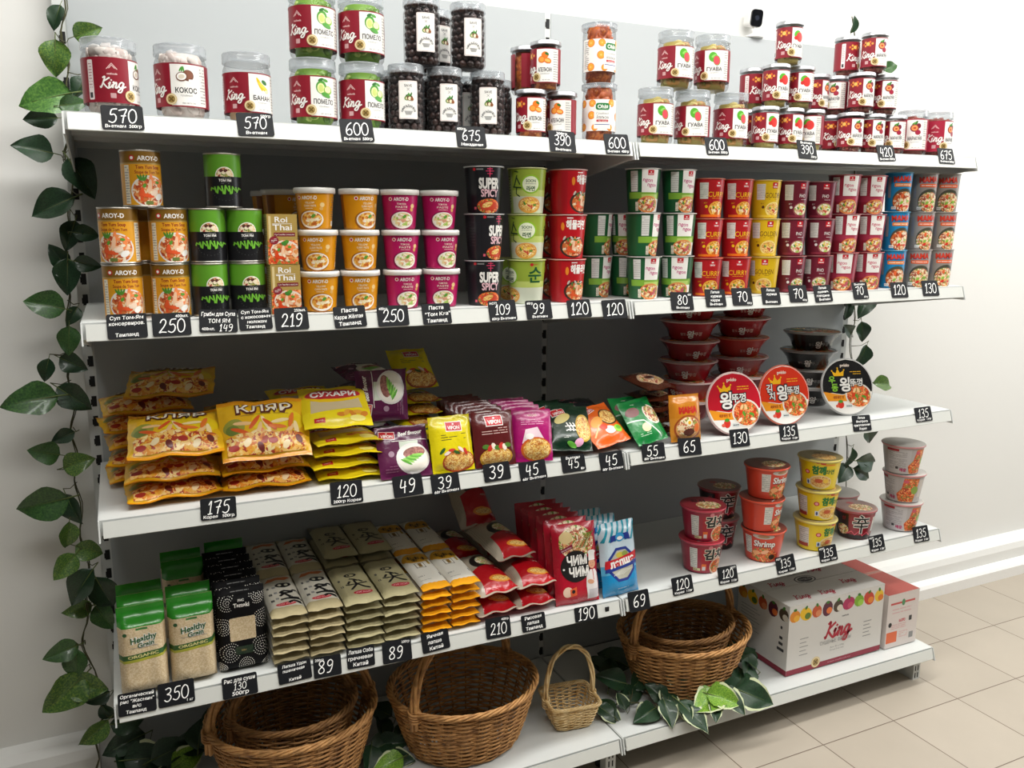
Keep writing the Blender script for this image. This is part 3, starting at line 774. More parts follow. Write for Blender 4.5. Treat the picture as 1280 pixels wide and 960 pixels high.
for x, y, lv, t in ((1.935, -.335, 0, 'bottom row far back left'), (2.09, -.338, 0, 'bottom row back right'), (2.112, -.335, .112, 'middle row back right')): put(P_pas, 0, x, y, lv, 44, 'small silver lidded passion fruit jar, '+t, g7)
put(P_tal, 0, 2.282, -.405, 0, -20, 'clear lidded red label jar with fruit panel forward, second from right end', 'red label jars at the right end')
put(P_tal, 0, 2.391, -.405, 0, 28, 'clear lidded red label jar at the right end of top shelf', 'red label jars at the right end')

# ============================================================ SECOND TIER: cans, cartons, tubs and noodle cups
TIN = M('b9b6ae', .3, metal=.85, name='tin'); FOIL = M('d9d8d4', .3, metal=.35, name='foil_lid')
def can(label, r, h, art, kind='soup_can'):
    c = tag(empty(kind), label, 'can'); mb = MB()
    mb.lathe([(r-.0015, .0004), (r+.0003, .001), (r+.0003, .003), (r-.0012, .004), (r-.0012, h-.004), (r+.0003, h-.003), (r+.0003, h-.001), (r-.001, h-.0005), (r-.003, h-.003), (.001, h-.0032)], TIN, 40, cap1=False)
    mb.build('can_body', c); mb = MB(); wrap_cyl(mb, art, lambda v: r-.0012, 40, lift=.0004); mb.build('paper_label', c)
    mb = MB(); mb.tube([(.012*math.cos(t), -.016+.008*math.sin(t), h-.0012) for t in [k*.5 for k in range(13)]], .0008, TIN, 5); mb.build('ring_pull', c) if kind == 'x' else None
    return c
def prawns(a, u, v, s, m1='e2592c'):
    for q in range(7):
        t = -.8+q*.27; a.ell(u+math.sin(q*2.4)*s*.6, v+math.cos(q*1.9)*s*.45, s*.5, s*.13, (M('ef8a50', .35), M('f0c4a0', .35), M(m1, .35))[q % 3], n=10, rot=t*2+q)
    for q in range(4): a.ell(u+math.cos(q*2.1+.5)*s*.5, v+math.sin(q*2.7)*s*.4, s*.16, s*.1, (M('f6e6c8', .35), M('5f9a34', .35))[q % 2], n=8, rot=q)
r = .0375; C_ = 2*PI*r; BRZ = M('8a6420', .35, metal=.25)
a = Art(); a.rect(-C_/2, .004, C_/2, .106, M('dd9c1e', .4)); a.rect(-C_/2, .084, C_/2, .106, BRZ); a.rect(-C_/2, .082, C_/2, .0845, GOLD)
a.text('AROY-D', .004, .0935, .0085, WH, width=.042, bold=.03); a.ell(-.027, .0935, .0052, .0052, RED); a.ell(-.027, .0935, .003, .003, WH)
a.text('Tom Yum Soup', .003, .0765, .0065, M('8f2a18', .4), width=.048, bold=.03); a.text('Soupe de Tom Yum', .003, .067, .006, M('8f2a18', .4), width=.052, bold=.02)
a.ell(.004, .030, .036, .031, M('e6e0dc', .35), n=26); a.ell(.004, .030, .033, .028, F_TOM, n=24); prawns(a, .006, .036, .03)
for q in range(4): a.ell(-.016+q*.004, .056, .002, .007, M('4f8a2c', .4), n=8, rot=.5-q*.3)
a.ell(.022, .02, .009, .006, WH, n=10, rot=.5); a.ell(.012, .028, .008, .005, M('f3d8c0', .35), n=10, rot=.5)
a.rrect(-.006, .005, .008, .012, .001, M('6a7a3a', .4)); a.rect(-.045, .006, -.034, .08, CR); lines(a, -.044, -.035, .008, .078, 14, MGR); a.rect(.045, .006, .06, .08, CR); lines(a, .046, .059, .008, .078, 14, MGR)
P_tom = can('x', r, .11, a)
a = Art(); a.rect(-C_/2, .004, C_/2, .106, M('1b1b1d', .3)); a.rect(-C_/2, .062, C_/2, .106, M('5f9c2a', .35))
a.ell(.004, .064, .0185, .018, M('f2efe2', .35), n=24); a.ell(.004, .064, .0165, .016, F_BEF, n=22)
for q in range(5): a.ell(.0+q*.004-.006, .070+(q % 2)*.004, .004, .0035, (M('f3e6c8', .35), M('5a2c20', .4))[q % 2], n=8)
a.rect(-C_/2, .0195+.02, C_/2, .0625, M('1b1b1d', .3)); a.text('ТОМ ЯМ', .004, .055, .0048, WH, width=.024, bold=.03); lines(a, -.008, .016, .058, .061, 1, MGR); lines(a, -.004, .012, .048, .050, 1, MGR)
lime = M('70b536', .4)
for q in range(9):
    u = -.023+q*.0068; hgt = .016*math.sqrt(max(.05, 1-((u-.004)/.033)**2))
    a.stroke([(u, .0445-.001*abs(q-4)), (u+(.0025 if q % 2 else -.002), .0445-hgt)], .0032, lime)
    if q % 2 == 0: a.stroke([(u, .044-.001*abs(q-4)), (u+.006, .042-hgt*.5)], .0026, lime)
for q in range(11): t = PI*(q+.5)/11; a.ell(.004-.024*math.cos(t), .032-.017*math.sin(t), .0005, .0005, MGR, n=5)
P_grn = can('x', .0368, .11, a)

def put2(P, x, y, lev, rz, label, group=None, i=1): return put(P, i, x, y, lev, rz, label, group)
g = 'tins of tom yum soup'
for x, y, lv, rz, t in ((.083, -.41, 0, 6, 'bottom left'), (.172, -.41, 0, 4, 'bottom right, above the 250 tag'), (.083, -.41, .11, -22, 'second layer left, turned left'), (.174, -.41, .11, 16, 'second layer right'), (.131, -.41, .22, 18, 'single one on top'), (.128, -.325, 0, 90, 'at the back of the bottom layer'), (.128, -.325, .11, 90, 'at the back of the second layer')):
    put2(P_tom, x, y, lv, rz, 'tin of tom yum soup with orange prawn label, '+t, g)
g = 'green and black tins'
for x, lv, rz, t in ((.248, 0, 12, 'bottom left'), (.324, 0, 6, 'bottom right'), (.2492, .11, 0, 'second layer left'), (.323, .11, 2, 'second layer right'), (.285, .22, 0, 'single one on top')):
    put2(P_grn, x, -.41, lv, rz, 'green and black soup tin, '+t, g)

# cartons
def carton(label):
    c = tag(empty('soup_carton'), label, 'carton'); mb = MB(); w_, d_, h = .031, .022, .104
    GP = M('b89a52', .38, metal=.2)
    mb.box(-w_, -d_, .0003, w_, d_, h, GP); mb.box(-w_+.002, -.0006, h, w_-.002, .0006, h+.0006, GP)
    a = Art(); a.rect(-w_, 0, w_, h, GP); a.rect(-w_+.003, .052, -w_+.008, h-.004, M('d8c48c', .4))
    a.text('Roi', -.002, .093, .012, WH, width=.026, bold=.015); a.stroke([(-.02, .084), (.02, .084)], .0009, WH); a.text('Thai', 0, .077, .012, WH, width=.04, bold=.015)
    a.rrect(-.018, .058, .026, .066, .001, M('7a1c26', .4)); a.text('Суп Том-Ям с кокосом', .004, .062, .0032, WH, width=.04)
    a.rect(-w_, .001, w_, .05, F_RED); a.ell(.004, .028, .03, .022, M('e8d8c8', .35), n=22); a.ell(.004, .026, .028, .020, F_TOM, n=22); prawns(a, .002, .026, .026, 'd8451c'); a.ell(.006, .046, .007, .004, M('4f8f2c', .4), n=10, rot=.4); a.ell(.002, .043, .006, .004, M('3f7f2c', .4), n=10, rot=-.4)
    a.ell(-.018, .05, .0095, .0085, M('8a2430', .4)); lines(a, -.024, -.012, .046, .054, 3, WH)
    T = Matrix.Translation((0, 0, 0)); wrap_grid(mb, a, lambda s, t: (-w_+2*w_*s, -d_, .0003+h*t), -w_, w_, 0, h, 1, 1, lift=.0002, smooth=False)
    b = Art(); b.rect(-d_, 0, d_, h, M('c9b274', .4)); lines(b, -d_+.004, d_-.004, .05, h-.006, 10, M('7a6430', .4)); b.rect(-d_+.003, .008, d_-.003, .04, CR); lines(b, -d_+.005, d_-.005, .01, .038, 6, MGR)
    wrap_grid(mb, b, lambda s, t: (-w_, d_-2*d_*s, .0003+h*t), -d_, d_, 0, h, 1, 1, lift=.0002, smooth=False)
    mb.build('carton_box', c); return c
P_roi = carton('x')
put2(P_roi, .396, -.425, 0, 12, 'gold and orange prawn soup carton, lower of two', 'stacked soup cartons')
put2(P_roi, .394, -.425, .1048, 10, 'gold and orange prawn soup carton, upper of two', 'stacked soup cartons')

# snap-lid tubs
def tub(label, body, pic, dark, t1, t2):
    c = tag(empty('paste_tub'), label, 'tub'); mb = MB(); h = .0885; rb, rt = .0335, .0415
    rf = lambda v: rb+(rt-rb)*v/h
    mb.lathe([(rb-.003, .0004), (rb, .0015), (rf(h-.012), h-.012)], M(body, .32), 40, cap1=True); mb.build('tub_body', c)
    a = Art(); C_ = 2*PI*rf(h/2); a.rect(-C_*.48, .004, C_*.48, h-.0125, M(body, .32)); a.rect(-C_*.3, .004, -C_*.22, h-.013, M(dark, .35)); a.rect(C_*.22, .004, C_*.32, h-.013, M('e8e0c0', .4) if 0 else M(body, .3))
    a.text('AROY-D', .003, .067, .0075, WH, width=.032, bold=.03); a.ell(-.020, .067, .004, .004, WH); a.ell(-.020, .067, .0026, .0026, RED)
    a.text(t1, .004, .0565, .0042, CR, width=.020, bold=.01); a.text(t2, .004, .050, .0042, CR, width=.026, bold=.01); lines(a, -.006, .016, .043, .046, 1, CR)
    a.ell(.03, .052, .005, .005, M('e8c88a', .4)); a.ell(.028, .044, .004, .004, M('d8a85a', .4))
    a.ell(.004, .020, .029, .021, M(dark, .4), n=22); a.ell(.006, .021, .027, .0185, M('efe6dc', .35), n=24); a.ell(.006, .022, .0235, .015, pic, n=22)
    for q in range(5): a.ell(.006+.012*math.cos(q*1.3), .022+.007*math.sin(q*1.9), .005, .0025, (M('f6ead0', .35), M('5f9a34', .4), M('f0a060', .35))[q % 3], n=8, rot=q)
    lines(a, C_*.23, C_*.31, .02, .07, 10, MGR); a.rect(C_*.24, .008, C_*.29, .018, WH)
    mb = MB(); wrap_cyl(mb, a, rf, 40, lift=.0004, r0=rf(h/2)); mb.build('printed_sleeve', c)
    mb = MB(); mb.lathe([(.0425, h-.0125), (.0445, h-.0120), (.0446, h-.003), (.0435, h-.0005), (.041, h-.0006), (.040, h-.003), (.001, h-.003)], M('eeece6', .35), 40, cap1=False); mb.build('snap_lid', c)
    return c
P_yt = tub('x', 'd9920f', F_CUR, '9a5a14', 'YELLOW', 'CURRY PASTE'); P_pt = tub('x', 'b3165c', F_CRM, '7c0f40', 'TOM KHA', 'PASTE')
g = 'yellow curry paste tubs'; LV = ('bottom', 'middle', 'top')
for x, k, rz in ((.477, 0, -2), (.569, 0, 2), (.477, 1, -14), (.570, 1, 4), (.473, 2, -22), (.571, 2, 22)):
    put2(P_yt, x, -.405, .0887*k, rz, f'white lidded yellow paste tub, {LV[k]} of the {"left" if x < .5 else "right"} front column', g)
for k in range(3): put2(P_yt, .426, -.26, .0887*k, 60, f'white lidded yellow paste tub at the back behind the cartons, {LV[k]} one', g)
for k in range(3): put2(P_yt, .418, -.165, .0887*k, 60, f'white lidded yellow paste tub deepest at the back, {LV[k]} one', g)
g = 'magenta paste tubs'
for x, k, rz in ((.668, 0, 12), (.763, 0, 0), (.666, 1, 8), (.762, 1, 22), (.665, 2, 0), (.760, 2, 6)):
    put2(P_pt, x, -.405, .0887*k, rz, f'white lidded magenta paste tub, {LV[k]} of the {"left" if x < .7 else "right"} column', g)

# noodle cups
def cup(label, rt, rb, h, body, art, lidm=None, inner=None, kind='noodle_cup', lab2=None):
    c = tag(empty(kind), label, 'cup'); mb = MB(); rf = lambda v: rb+(rt-.0022-rb)*v/h
    B = M(body, .32)
    mb.lathe([(rb-.003, .003), (rb-.0005, .0003), (rb, .0008), (rf(h-.003), h-.003)], B, 40, cap1=False); mb.build('cup_body', c)
    mb = MB(); a = Art(); a.rect(-2*PI*rf(h/2)*.5, .001, 2*PI*rf(h/2)*.5, h-.0035, B); a.put(art)
    wrap_cyl(mb, a, rf, 40, lift=.0004, r0=rf(h/2)); mb.build('printed_wrap', c)
    mb = MB(); mb.lathe([(rf(h-.003), h-.0035), (rt, h-.003), (rt+.0004, h-.0018), (rt, h-.0008)], lidm or FOIL, 40, cap0=False, cap1=False)
    mb.lathe([(rt, h-.0008), (rt-.004, h-.0006), (.001, h-.0006)], inner or lidm or FOIL, 40, cap0=False, cap1=False)
    mb.build('foil_lid', c); return c
def panelbox(a, u, v, w_, h, n=9):
    a.rect(u-w_/2, v-h/2, u+w_/2, v+h/2, M('e2e0d8', .4)); lines(a, u-w_/2+.001, u+w_/2-.001, v-h/2+.001, v+h/2-.001, n, M('a8a8a4', .5))
def bowl_pic(a, u, v, ru, rv, rim, pic, tops=True):
    a.ell(u, v, ru, rv, rim, n=26); a.ell(u, v+rv*.04, ru*.86, rv*.82, pic, n=24)
    if tops:
        for q in range(7): a.ell(u+ru*.45*math.cos(q*2.3), v+rv*.4*math.sin(q*1.7), ru*.17, rv*.12, (M('4f8a34', .4), M('e8c84a', .35), M('c8483a', .35), M('f3e8c8', .35))[q % 4], n=8, rot=q*1.3)
a = Art(); a.rect(-.095, .001, -.036, .104, M('222226', .3)); lines(a, -.085, -.05, .03, .09, 9, DGR)
a.text('SUPER', .008, .068, .023, WH, width=.049, bold=.05); a.text('SPICY', .010, .046, .017, M('f0c4cc', .35), width=.043, bold=.03)
a.ell(.008, .016, .030, .017, F_RED, n=22); a.ell(.008, .017, .024, .011, M('c8452c', .35), n=18); a.ell(.004, .019, .014, .006, F_NOO, n=14, rot=.3)
a.ell(-.026, .099, .0035, .0035, RED); a.rect(-.021, .0975, -.006, .1005, MGR)
pinks = M('e0406a', .35); a.stroke([(.003, .100), (.014, .100)], .0018, pinks); a.stroke([(.0085, .105), (.0085, .096)], .0018, pinks); a.stroke([(.0, .095), (.018, .095)], .0016, pinks); a.stroke([(.003, .089), (.014, .089)], .0016, pinks); a.stroke([(.0085, .094), (.0085, .082)], .0016, pinks)
a.rect(-.03, .008, -.024, .014, M('d85a6a', .4))
P_ns = cup('x', .0480, .0375, .1075, '1c1b1f', a, M('c8c8c8', .35), BK)
a = Art(); a.rect(-.2, .001, .2, .04, M('c9cdb8', .35)); a.rect(-.2, .04, .2, .055, M('b9c76a', .35)); a.rect(-.1, .001, -.042, .1, M('a8b86a', .4)); lines(a, -.09, -.05, .02, .09, 11, DGR)
a.ell(.006, .068, .023, .022, M('8fbf2c', .35), n=24); a.ell(.006, .068, .0195, .0185, M('e9f0d0', .35), n=22); a.text('SOON', .006, .076, .0065, DKG, width=.023, bold=.02); lines(a, -.006, .018, .067, .071, 1, MGR); a.text('라면', .006, .058, .0085, DKG, bold=.03)
dk = M('1f3a2c', .35); a.stroke([(-.027, .088), (-.034, .066), (-.036, .064)], .003, dk); a.stroke([(-.028, .084), (-.020, .068)], .003, dk); a.stroke([(-.038, .062), (-.017, .060)], .0028, dk); a.stroke([(-.028, .060), (-.030, .046), (-.021, .040)], .0026, dk); a.stroke([(-.033, .098), (-.024, .096)], .002, dk)
bowl_pic(a, .004, .020, .029, .019, M('d99a4a', .35), F_NOO); a.text('순', .072, .07, .03, DKG, bold=.02); a.ell(.062, .095, .004, .004, RED); lines(a, .066, .09, .093, .097, 1, RED)
P_so = cup('x', .0480, .0380, .1075, '93a83a', a, M('cfd49a', .35), M('aab84a', .35))
a = Art(); a.rect(-.055, .001, -.03, .1, M('a8121e', .35)); a.text('해물라면', .018, .082, .017, WH, width=.052, bold=.04); a.ell(-.016, .078, .004, .010, M('e88a2a', .35)); a.rect(-.006, .097, .008, .0995, WH)
a.ell(.012, .028, .036, .026, M('3a2a22', .4), n=24); a.ell(.014, .028, .032, .022, F_TOM, n=22); prawns(a, .014, .030, .026)
for q in range(5): a.ell(-.012+q*.009, .050-(q % 2)*.004, .006, .0025, (M('c8c4b8', .35), M('4f7a3a', .4))[q % 2], n=8, rot=1+q*.6)
P_hm = cup('x', .0490, .0385, .1075, 'b8141f', a, M('d8b0a8', .35), M('c03030', .35))
for k in range(3):
    put2(P_ns, .873, -.405, .108*k, (8, 38, 6)[k], f'black cup with bold white and pink lettering, {LV[k]} of its stack', 'black noodle cups')
    put2(P_so, .986, -.405, .108*k, (-88+20, -8, 4)[k], f'pale green noodle cup, {LV[k]} of its stack', 'pale green noodle cups')
    put2(P_hm, 1.098, -.405, .108*k, (24, 8, 40)[k], f'bright red noodle cup with white lettering, {LV[k]} of its stack', 'bright red noodle cups')
    put2(P_hm, 1.10, -.300, .108*k, 10, f'bright red noodle cup in the row behind, {LV[k]} one', 'bright red noodle cups')
put2(P_so, .985, -.300, 0, 0, 'pale green noodle cup in the row behind, beside the black stack', 'pale green noodle cups')
# green and white cup with a bowl picture; the same layout in dark red
def ngon(bg, dk, strip, sub):
    a = Art(); a.rect(-.1, .001, .1, .10, M(dk, .32)); a.rect(-.008, .045, .034, .107, WH); a.rect(-.037, .052, -.018, .103, M('d9dad4', .4)); lines(a, -.036, -.019, .056, .1, 8, M('b4b4b0', .5))
    a.rect(-.045, .034, .05, .050, M(strip, .35)); a.rect(-.008, .034, .04, .045, M(sub, .35)); a.rect(-.008, .001, .05, .034, WH if bg == 'g' else M(dk, .35))
    a.rrect(.006, .092, .021, .105, .001, RED); a.text('VIFON', .0135, .095, .003, WH, bold=.03); a.ell(.0135, .1, .002, .0015, WH)
    fn = M('c03a7a', .4) if bg == 'g' else M('c8506a', .4)
    a.text('ngon', .007, .081, .0095, fn, width=.024, rot=-.1, bold=.015); a.text('ngon', .018, .069, .0095, fn, width=.024, rot=-.1, bold=.015)
    bowl_pic(a, .010, .020, .030, .021, M('e08a4a', .35), F_BEF); a.rect(-.024, .004, -.016, .026, CR); lines(a, -.0235, -.0165, .005, .025, 8, DGR)
    for q in range(4): a.ell(.018+q*.002, .014+q*.003, .006, .003, M('c8606a', .4), n=8, rot=q)
    return a
P_ng = cup('x', .0465, .0355, .1108, '1f4f30', ngon('g', '1f5a34', '7fae3a', 'b8d070'), M('d4d2cc', .35), M('3a3a36', .4))
P_rn = cup('x', .0465, .0355, .1108, '8a2030', ngon('r', '8f2436', 'a03048', 'b03a50'), M('b8686a', .35), M('7a2a30', .4))
a_side = Art()
g = 'green and white noodle cups'
for x, k, rz in ((1.329, 0, 16), (1.434, 0, -6), (1.322, 1, 50), (1.436, 1, 8), (1.319, 2, 8), (1.431, 2, 26)):
    put2(P_ng, x, -.405, .111*k, rz, f'green and white cup with bowl picture, {LV[k]} of the {"left" if x < 1.38 else "right"} front stack', g)
for x, k, rz in ((1.242, 0, 40), (1.338, 0, 30), (1.242, 1, 60), (1.338, 1, -20)):
    put2(P_ng, x, -.305, .111*k, rz, f'green and white cup in the back row, {LV[k]} {"left" if x < 1.3 else "right"} one', g)
def vif(body, word, wc, panel, pic, rim):
    a = Art(); B = M(body, .32); a.rect(-.036, .050, -.014, .092, M('dfddd4', .4)); lines(a, -.035, -.015, .054, .09, 8, M('b4b4ae', .5))
    a.rect(.004, .080, .020, .096, M('c4202c', .35)); a.text('VIFON', .012, .084, .0042, WH, width=.013, bold=.03); a.ell(.012, .091, .003, .002, WH)
    if word: a.text(word, .012, .062, .0135 if word != 'PHO' else .0095, wc, width=.052 if len(word) > 4 else (.042 if len(word) > 3 else .018), bold=.0)
    lines(a, -.004, .026, .050, .053, 1, wc)
    bowl_pic(a, .012, .024, .024, .020, rim, pic); a.rect(-.034, .003, .05, .009, panel); a.ell(-.018, .03, .004, .004, wc); a.text('60 г', -.02, .04, .004, wc)
    return a
P_cu = cup('x', .0440, .0340, .1038, 'b01c22', vif('b01c22', 'CURRY', YEL, ORG, F_CUR, M('e8a83a', .35)), M('c86a50', .35), M('b8483a', .4))
P_go = cup('x', .0440, .0340, .1038, 'd9b41c', vif('d9b41c', 'GOLDEN', M('5a2c14', .4), M('e0c040', .35), F_NOO, M('f3e08a', .35)), M('d8c070', .35), M('d0b048', .4))
P_ph = cup('x', .0440, .0340, .1038, '6e1f30', vif('6e1f30', 'PHO', WH, M('8a3040', .35), F_CRM, M('a05a5a', .35)), M('9a6a68', .35), M('8a3a3a', .4))
g = 'red curry noodle cups'
for x, k, rz in ((1.529, 0, 20), (1.628, 0, 12), (1.526, 1, 32), (1.624, 1, 34), (1.525, 2, 36), (1.623, 2, 30)):
    put2(P_cu, x, -.41, .104*k, rz-14, f'red curry flavour noodle cup, {LV[k]} of the {"left" if x < 1.58 else "right"} stack', g)
for k in range(3): put2(P_go, (1.73, 1.724, 1.721)[k], -.41, .104*k, (-14, 6, 22)[k], f'golden yellow noodle cup, {LV[k]} of its stack', 'golden noodle cups')
g = 'maroon noodle cups'
for x, k, rz in ((1.828, 0, 22), (1.930, 0, -2), (1.824, 1, 16), (1.93, 1, 18), (1.823, 2, 22), (1.926, 2, 4)):
    put2(P_ph, x, -.41, .104*k, rz, f'dark maroon noodle cup, {LV[k]} of the {"left" if x < 1.88 else "right"} stack', g)
g = 'red and white noodle cups'
for x, k, rz in ((2.027, 0, -6), (2.132, 0, 10), (2.025, 1, 22), (2.130, 1, 16), (2.017, 2, 8), (2.121, 2, 14)):
    put2(P_rn, x, -.41, .111*k, rz, f'dark red cup with white panel and pink script, {LV[k]} of the {"left" if x < 2.08 else "right"} stack', g)
def mama(body, band, pic):
    a = Art(); a.text('MAMA', .004, .095, .016, M('b01c22', .35), width=.054, bold=.06, rot=.04); a.text('MAMA', .004, .0955, .0145, M('d8402c', .35), width=.052, bold=.02, rot=.04)
    a.rrect(-.02, .072, .034, .082, .002, M(band, .35)); lines(a, -.016, .03, .074, .080, 1, WH); lines(a, -.012, .024, .085, .088, 1, NAVY)
    a.rect(-.04, .04, -.03, .1, M('8a8a92', .4)); a.ell(.010, .031, .034, .036, M('4a4a3c', .4), n=24); a.ell(.010, .028, .032, .030, pic, n=22)
    for q in range(8): a.ell(.010+.014*math.cos(q*2.1), .03+.016*math.sin(q*1.5), .006, .004, (M('8fbf4a', .35), M('e86a3a', .35), M('f3e0b0', .35), M('d8322c', .35))[q % 4], n=8, rot=q)
    a.rect(-.026, .006, -.012, .014, WH); lines(a, -.025, -.013, .008, .012, 1, BK); return a
P_mb = cup('x', .0400, .0325, .1148, '1c84b8', mama('b', 'e8822a', F_TOM), M('5aa8c8', .35), M('3a90b8', .4))
P_mg = cup('x', .0400, .0325, .1148, '958e88', mama('g', 'e8602a', F_BEF), M('a8a09a', .35), M('9a9490', .4))
for k in range(3):
    put2(P_mb, 2.232, -.415, .115*k, (12, 20, 16)[k], f'blue noodle cup with red lettering, {LV[k]} of its stack', 'blue noodle cups')
    put2(P_mg, 2.342, -.415, .115*k, (4, 22, 16)[k], f'silver grey noodle cup, {LV[k]} of the left stack', 'grey noodle cups')
    put2(P_mg, 2.441, -.415, .115*k, (20, 24, 4)[k], f'silver grey noodle cup, {LV[k]} of the right end stack', 'grey noodle cups')
    put2(P_mg, 2.39, -.325, .115*k, 170, f'silver grey noodle cup in the row behind, {LV[k]} one', 'grey noodle cups')

# ============================================================ HANDWRITTEN PRICE TAGS
# tier, x, height above the shelf, width, height, number, line above, line below
TAGS = [
 (0, 0.104, -0.0079, 0.073, 0.047, '570', '', 'Вьетнам  500гр'),
 (0, 0.346, -0.0073, 0.071, 0.048, '570', '>500гр', 'Вьетнам'),
 (0, 0.553, -0.0084, 0.071, 0.050, '600', '', 'Вьетнам  500гр'),
 (0, 0.813, -0.0090, 0.071, 0.049, '675', '<600гр', 'Макадамия'),
 (0, 1.045, -0.0088, 0.070, 0.052, '390', '200гр', 'Вьетнам'),
 (0, 1.196, -0.0076, 0.070, 0.050, '600', '', 'Вьетнам  400гр'),
 (0, 1.499, -0.0013, 0.071, 0.047, '600', '', 'Вьетнам  500гр'),
 (0, 1.807, -0.0003, 0.067, 0.052, '390', 'Вьетнам', '>250гр'),
 (0, 2.108, -0.0006, 0.069, 0.048, '420', '', 'Вьетнам 250гр'),
 (0, 2.359, -0.0011, 0.068, 0.048, '675', '', 'Вьетнам 500гр'),
 (1, 0.084, -0.0082, 0.072, 0.049, '', 'Суп Том-Ям|консервиров.| |Таиланд', ''),
 (1, 0.165, -0.0084, 0.072, 0.046, '250', '>400мл.', ''),
 (1, 0.254, -0.0055, 0.074, 0.047, '', 'Грибы для Супа|ТОМ ЯМ|400мл.  #149', ''),
 (1, 0.327, -0.0050, 0.067, 0.045, '', 'Суп Том-Ям|с кокосовым|молоком|Таиланд', ''),
 (1, 0.401, -0.0073, 0.070, 0.048, '219', '>250мл.', ''),
 (1, 0.526, -0.0080, 0.071, 0.047, '', 'Паста|Карри Жёлтая|Таиланд', ''),
 (1, 0.623, -0.0100, 0.072, 0.046, '250', '<400гр.', ''),
 (1, 0.726, -0.0101, 0.069, 0.048, '', 'Паста|"Том Кха"|Таиланд', ''),
 (1, 0.891, -0.0092, 0.071, 0.050, '109', '<HOT!', '60гр Вьетнам'),
 (1, 0.987, -0.0105, 0.069, 0.046, '99', '<60гр', 'Вьетнам'),
 (1, 1.098, -0.0122, 0.066, 0.045, '120', '', ''),
 (1, 1.199, -0.0174, 0.071, 0.049, '120', '', ''),
 (1, 1.408, -0.0050, 0.071, 0.048, '80', '>60г', 'Вьетнам'),
 (1, 1.518, -0.0013, 0.067, 0.048, '', 'Лапша|курица|карри|Вьетнам', ''),
 (1, 1.608, -0.0009, 0.068, 0.048, '70', '', '>60гр'),
 (1, 1.709, -0.0025, 0.065, 0.048, '', 'Лапша|курица| |Вьетнам', ''),
 (1, 1.808, 0.0003, 0.066, 0.049, '70', '', '>60гр'),
 (1, 1.901, -0.0025, 0.067, 0.049, '', 'Лапша|пшенич.|говядина|Вьетнам', ''),
 (1, 2.048, 0.0009, 0.060, 0.051, '70', 'Вьетнам', '>60гр'),
 (1, 2.208, -0.0022, 0.070, 0.047, '120', '', ''),
 (1, 2.343, -0.0015, 0.071, 0.048, '130', '', ''),
 (2, 0.232, -0.0045, 0.072, 0.045, '175', '', 'Корея   500гр'),
 (2, 0.506, -0.0061, 0.073, 0.050, '120', '', '200гр Корея'),
 (2, 0.650, -0.0091, 0.072, 0.049, '49', '', ''),
 (2, 0.742, -0.0157, 0.071, 0.047, '39', '', '60г Вьетнам'),
 (2, 0.877, -0.0045, 0.071, 0.044, '39', '', ''),
 (2, 0.974, -0.0132, 0.074, 0.048, '45', '', '60г Вьетнам'),
 (2, 1.090, -0.0086, 0.068, 0.043, '45', 'Вьетнам', '>80г'),
 (2, 1.202, -0.0157, 0.071, 0.050, '45', '', '80г Вьетнам'),
 (2, 1.334, -0.0067, 0.073, 0.046, '55', '', '80г Вьетнам'),
 (2, 1.453, -0.0053, 0.084, 0.048, '65', '', ''),
 (2, 1.626, -0.0001, 0.067, 0.050, '130', '', ''),
 (2, 1.806, -0.0025, 0.069, 0.048, '135', '', 'Корея  110г'),
 (2, 2.095, -0.0040, 0.077, 0.048, '', 'Лапша|быстрого|приготовления|Корея', ''),
 (2, 2.364, -0.0019, 0.075, 0.046, '135', '', 'Корея  110г'),
 (3, 0.047, -0.0010, 0.074, 0.046, '', 'Органический|рис "Жасмин"|в/с|Таиланд', ''),
 (3, 0.124, 0.0013, 0.073, 0.049, '350', '', '>1 кг'),
 (3, 0.254, -0.0110, 0.075, 0.046, '', 'Рис для суши|#130|500гр', ''),
 (3, 0.374, -0.0055, 0.077, 0.044, '', 'Лапша Удон|пшеничная| |Китай', ''),
 (3, 0.448, -0.0092, 0.064, 0.046, '89', '<200гр', ''),
 (3, 0.527, -0.0051, 0.066, 0.046, '', 'Лапша Соба|гречневая|Китай', ''),
 (3, 0.615, -0.0085, 0.072, 0.051, '89', '>200гр', ''),
 (3, 0.713, -0.0045, 0.071, 0.047, '', 'Яичная|лапша|Китай', ''),
 (3, 0.881, -0.0037, 0.068, 0.050, '210', '>400гр', ''),
 (3, 0.980, -0.0091, 0.068, 0.042, '', 'Рисовая|лапша|Таиланд', ''),
 (3, 1.135, -0.0154, 0.069, 0.038, '190', '', ''),
 (3, 1.302, -0.0122, 0.067, 0.054, '69', '', ''),
 (3, 1.450, 0.0024, 0.070, 0.049, '120', '', 'Корея  110г'),
 (3, 1.610, 0.0034, 0.069, 0.049, '120', '>HOT!', 'Корея  110г'),
 (3, 1.826, -0.0025, 0.073, 0.050, '135', '<HOT!', 'Корея  110г'),
 (3, 1.997, 0.0003, 0.072, 0.048, '135', '<HOT!', 'Корея  110г'),
 (3, 2.205, -0.0014, 0.065, 0.051, '135', '<HOT!', 'Корея  110г'),
 (3, 2.405, -0.0027, 0.070, 0.051, '135', '', 'Корея  110г'),
]
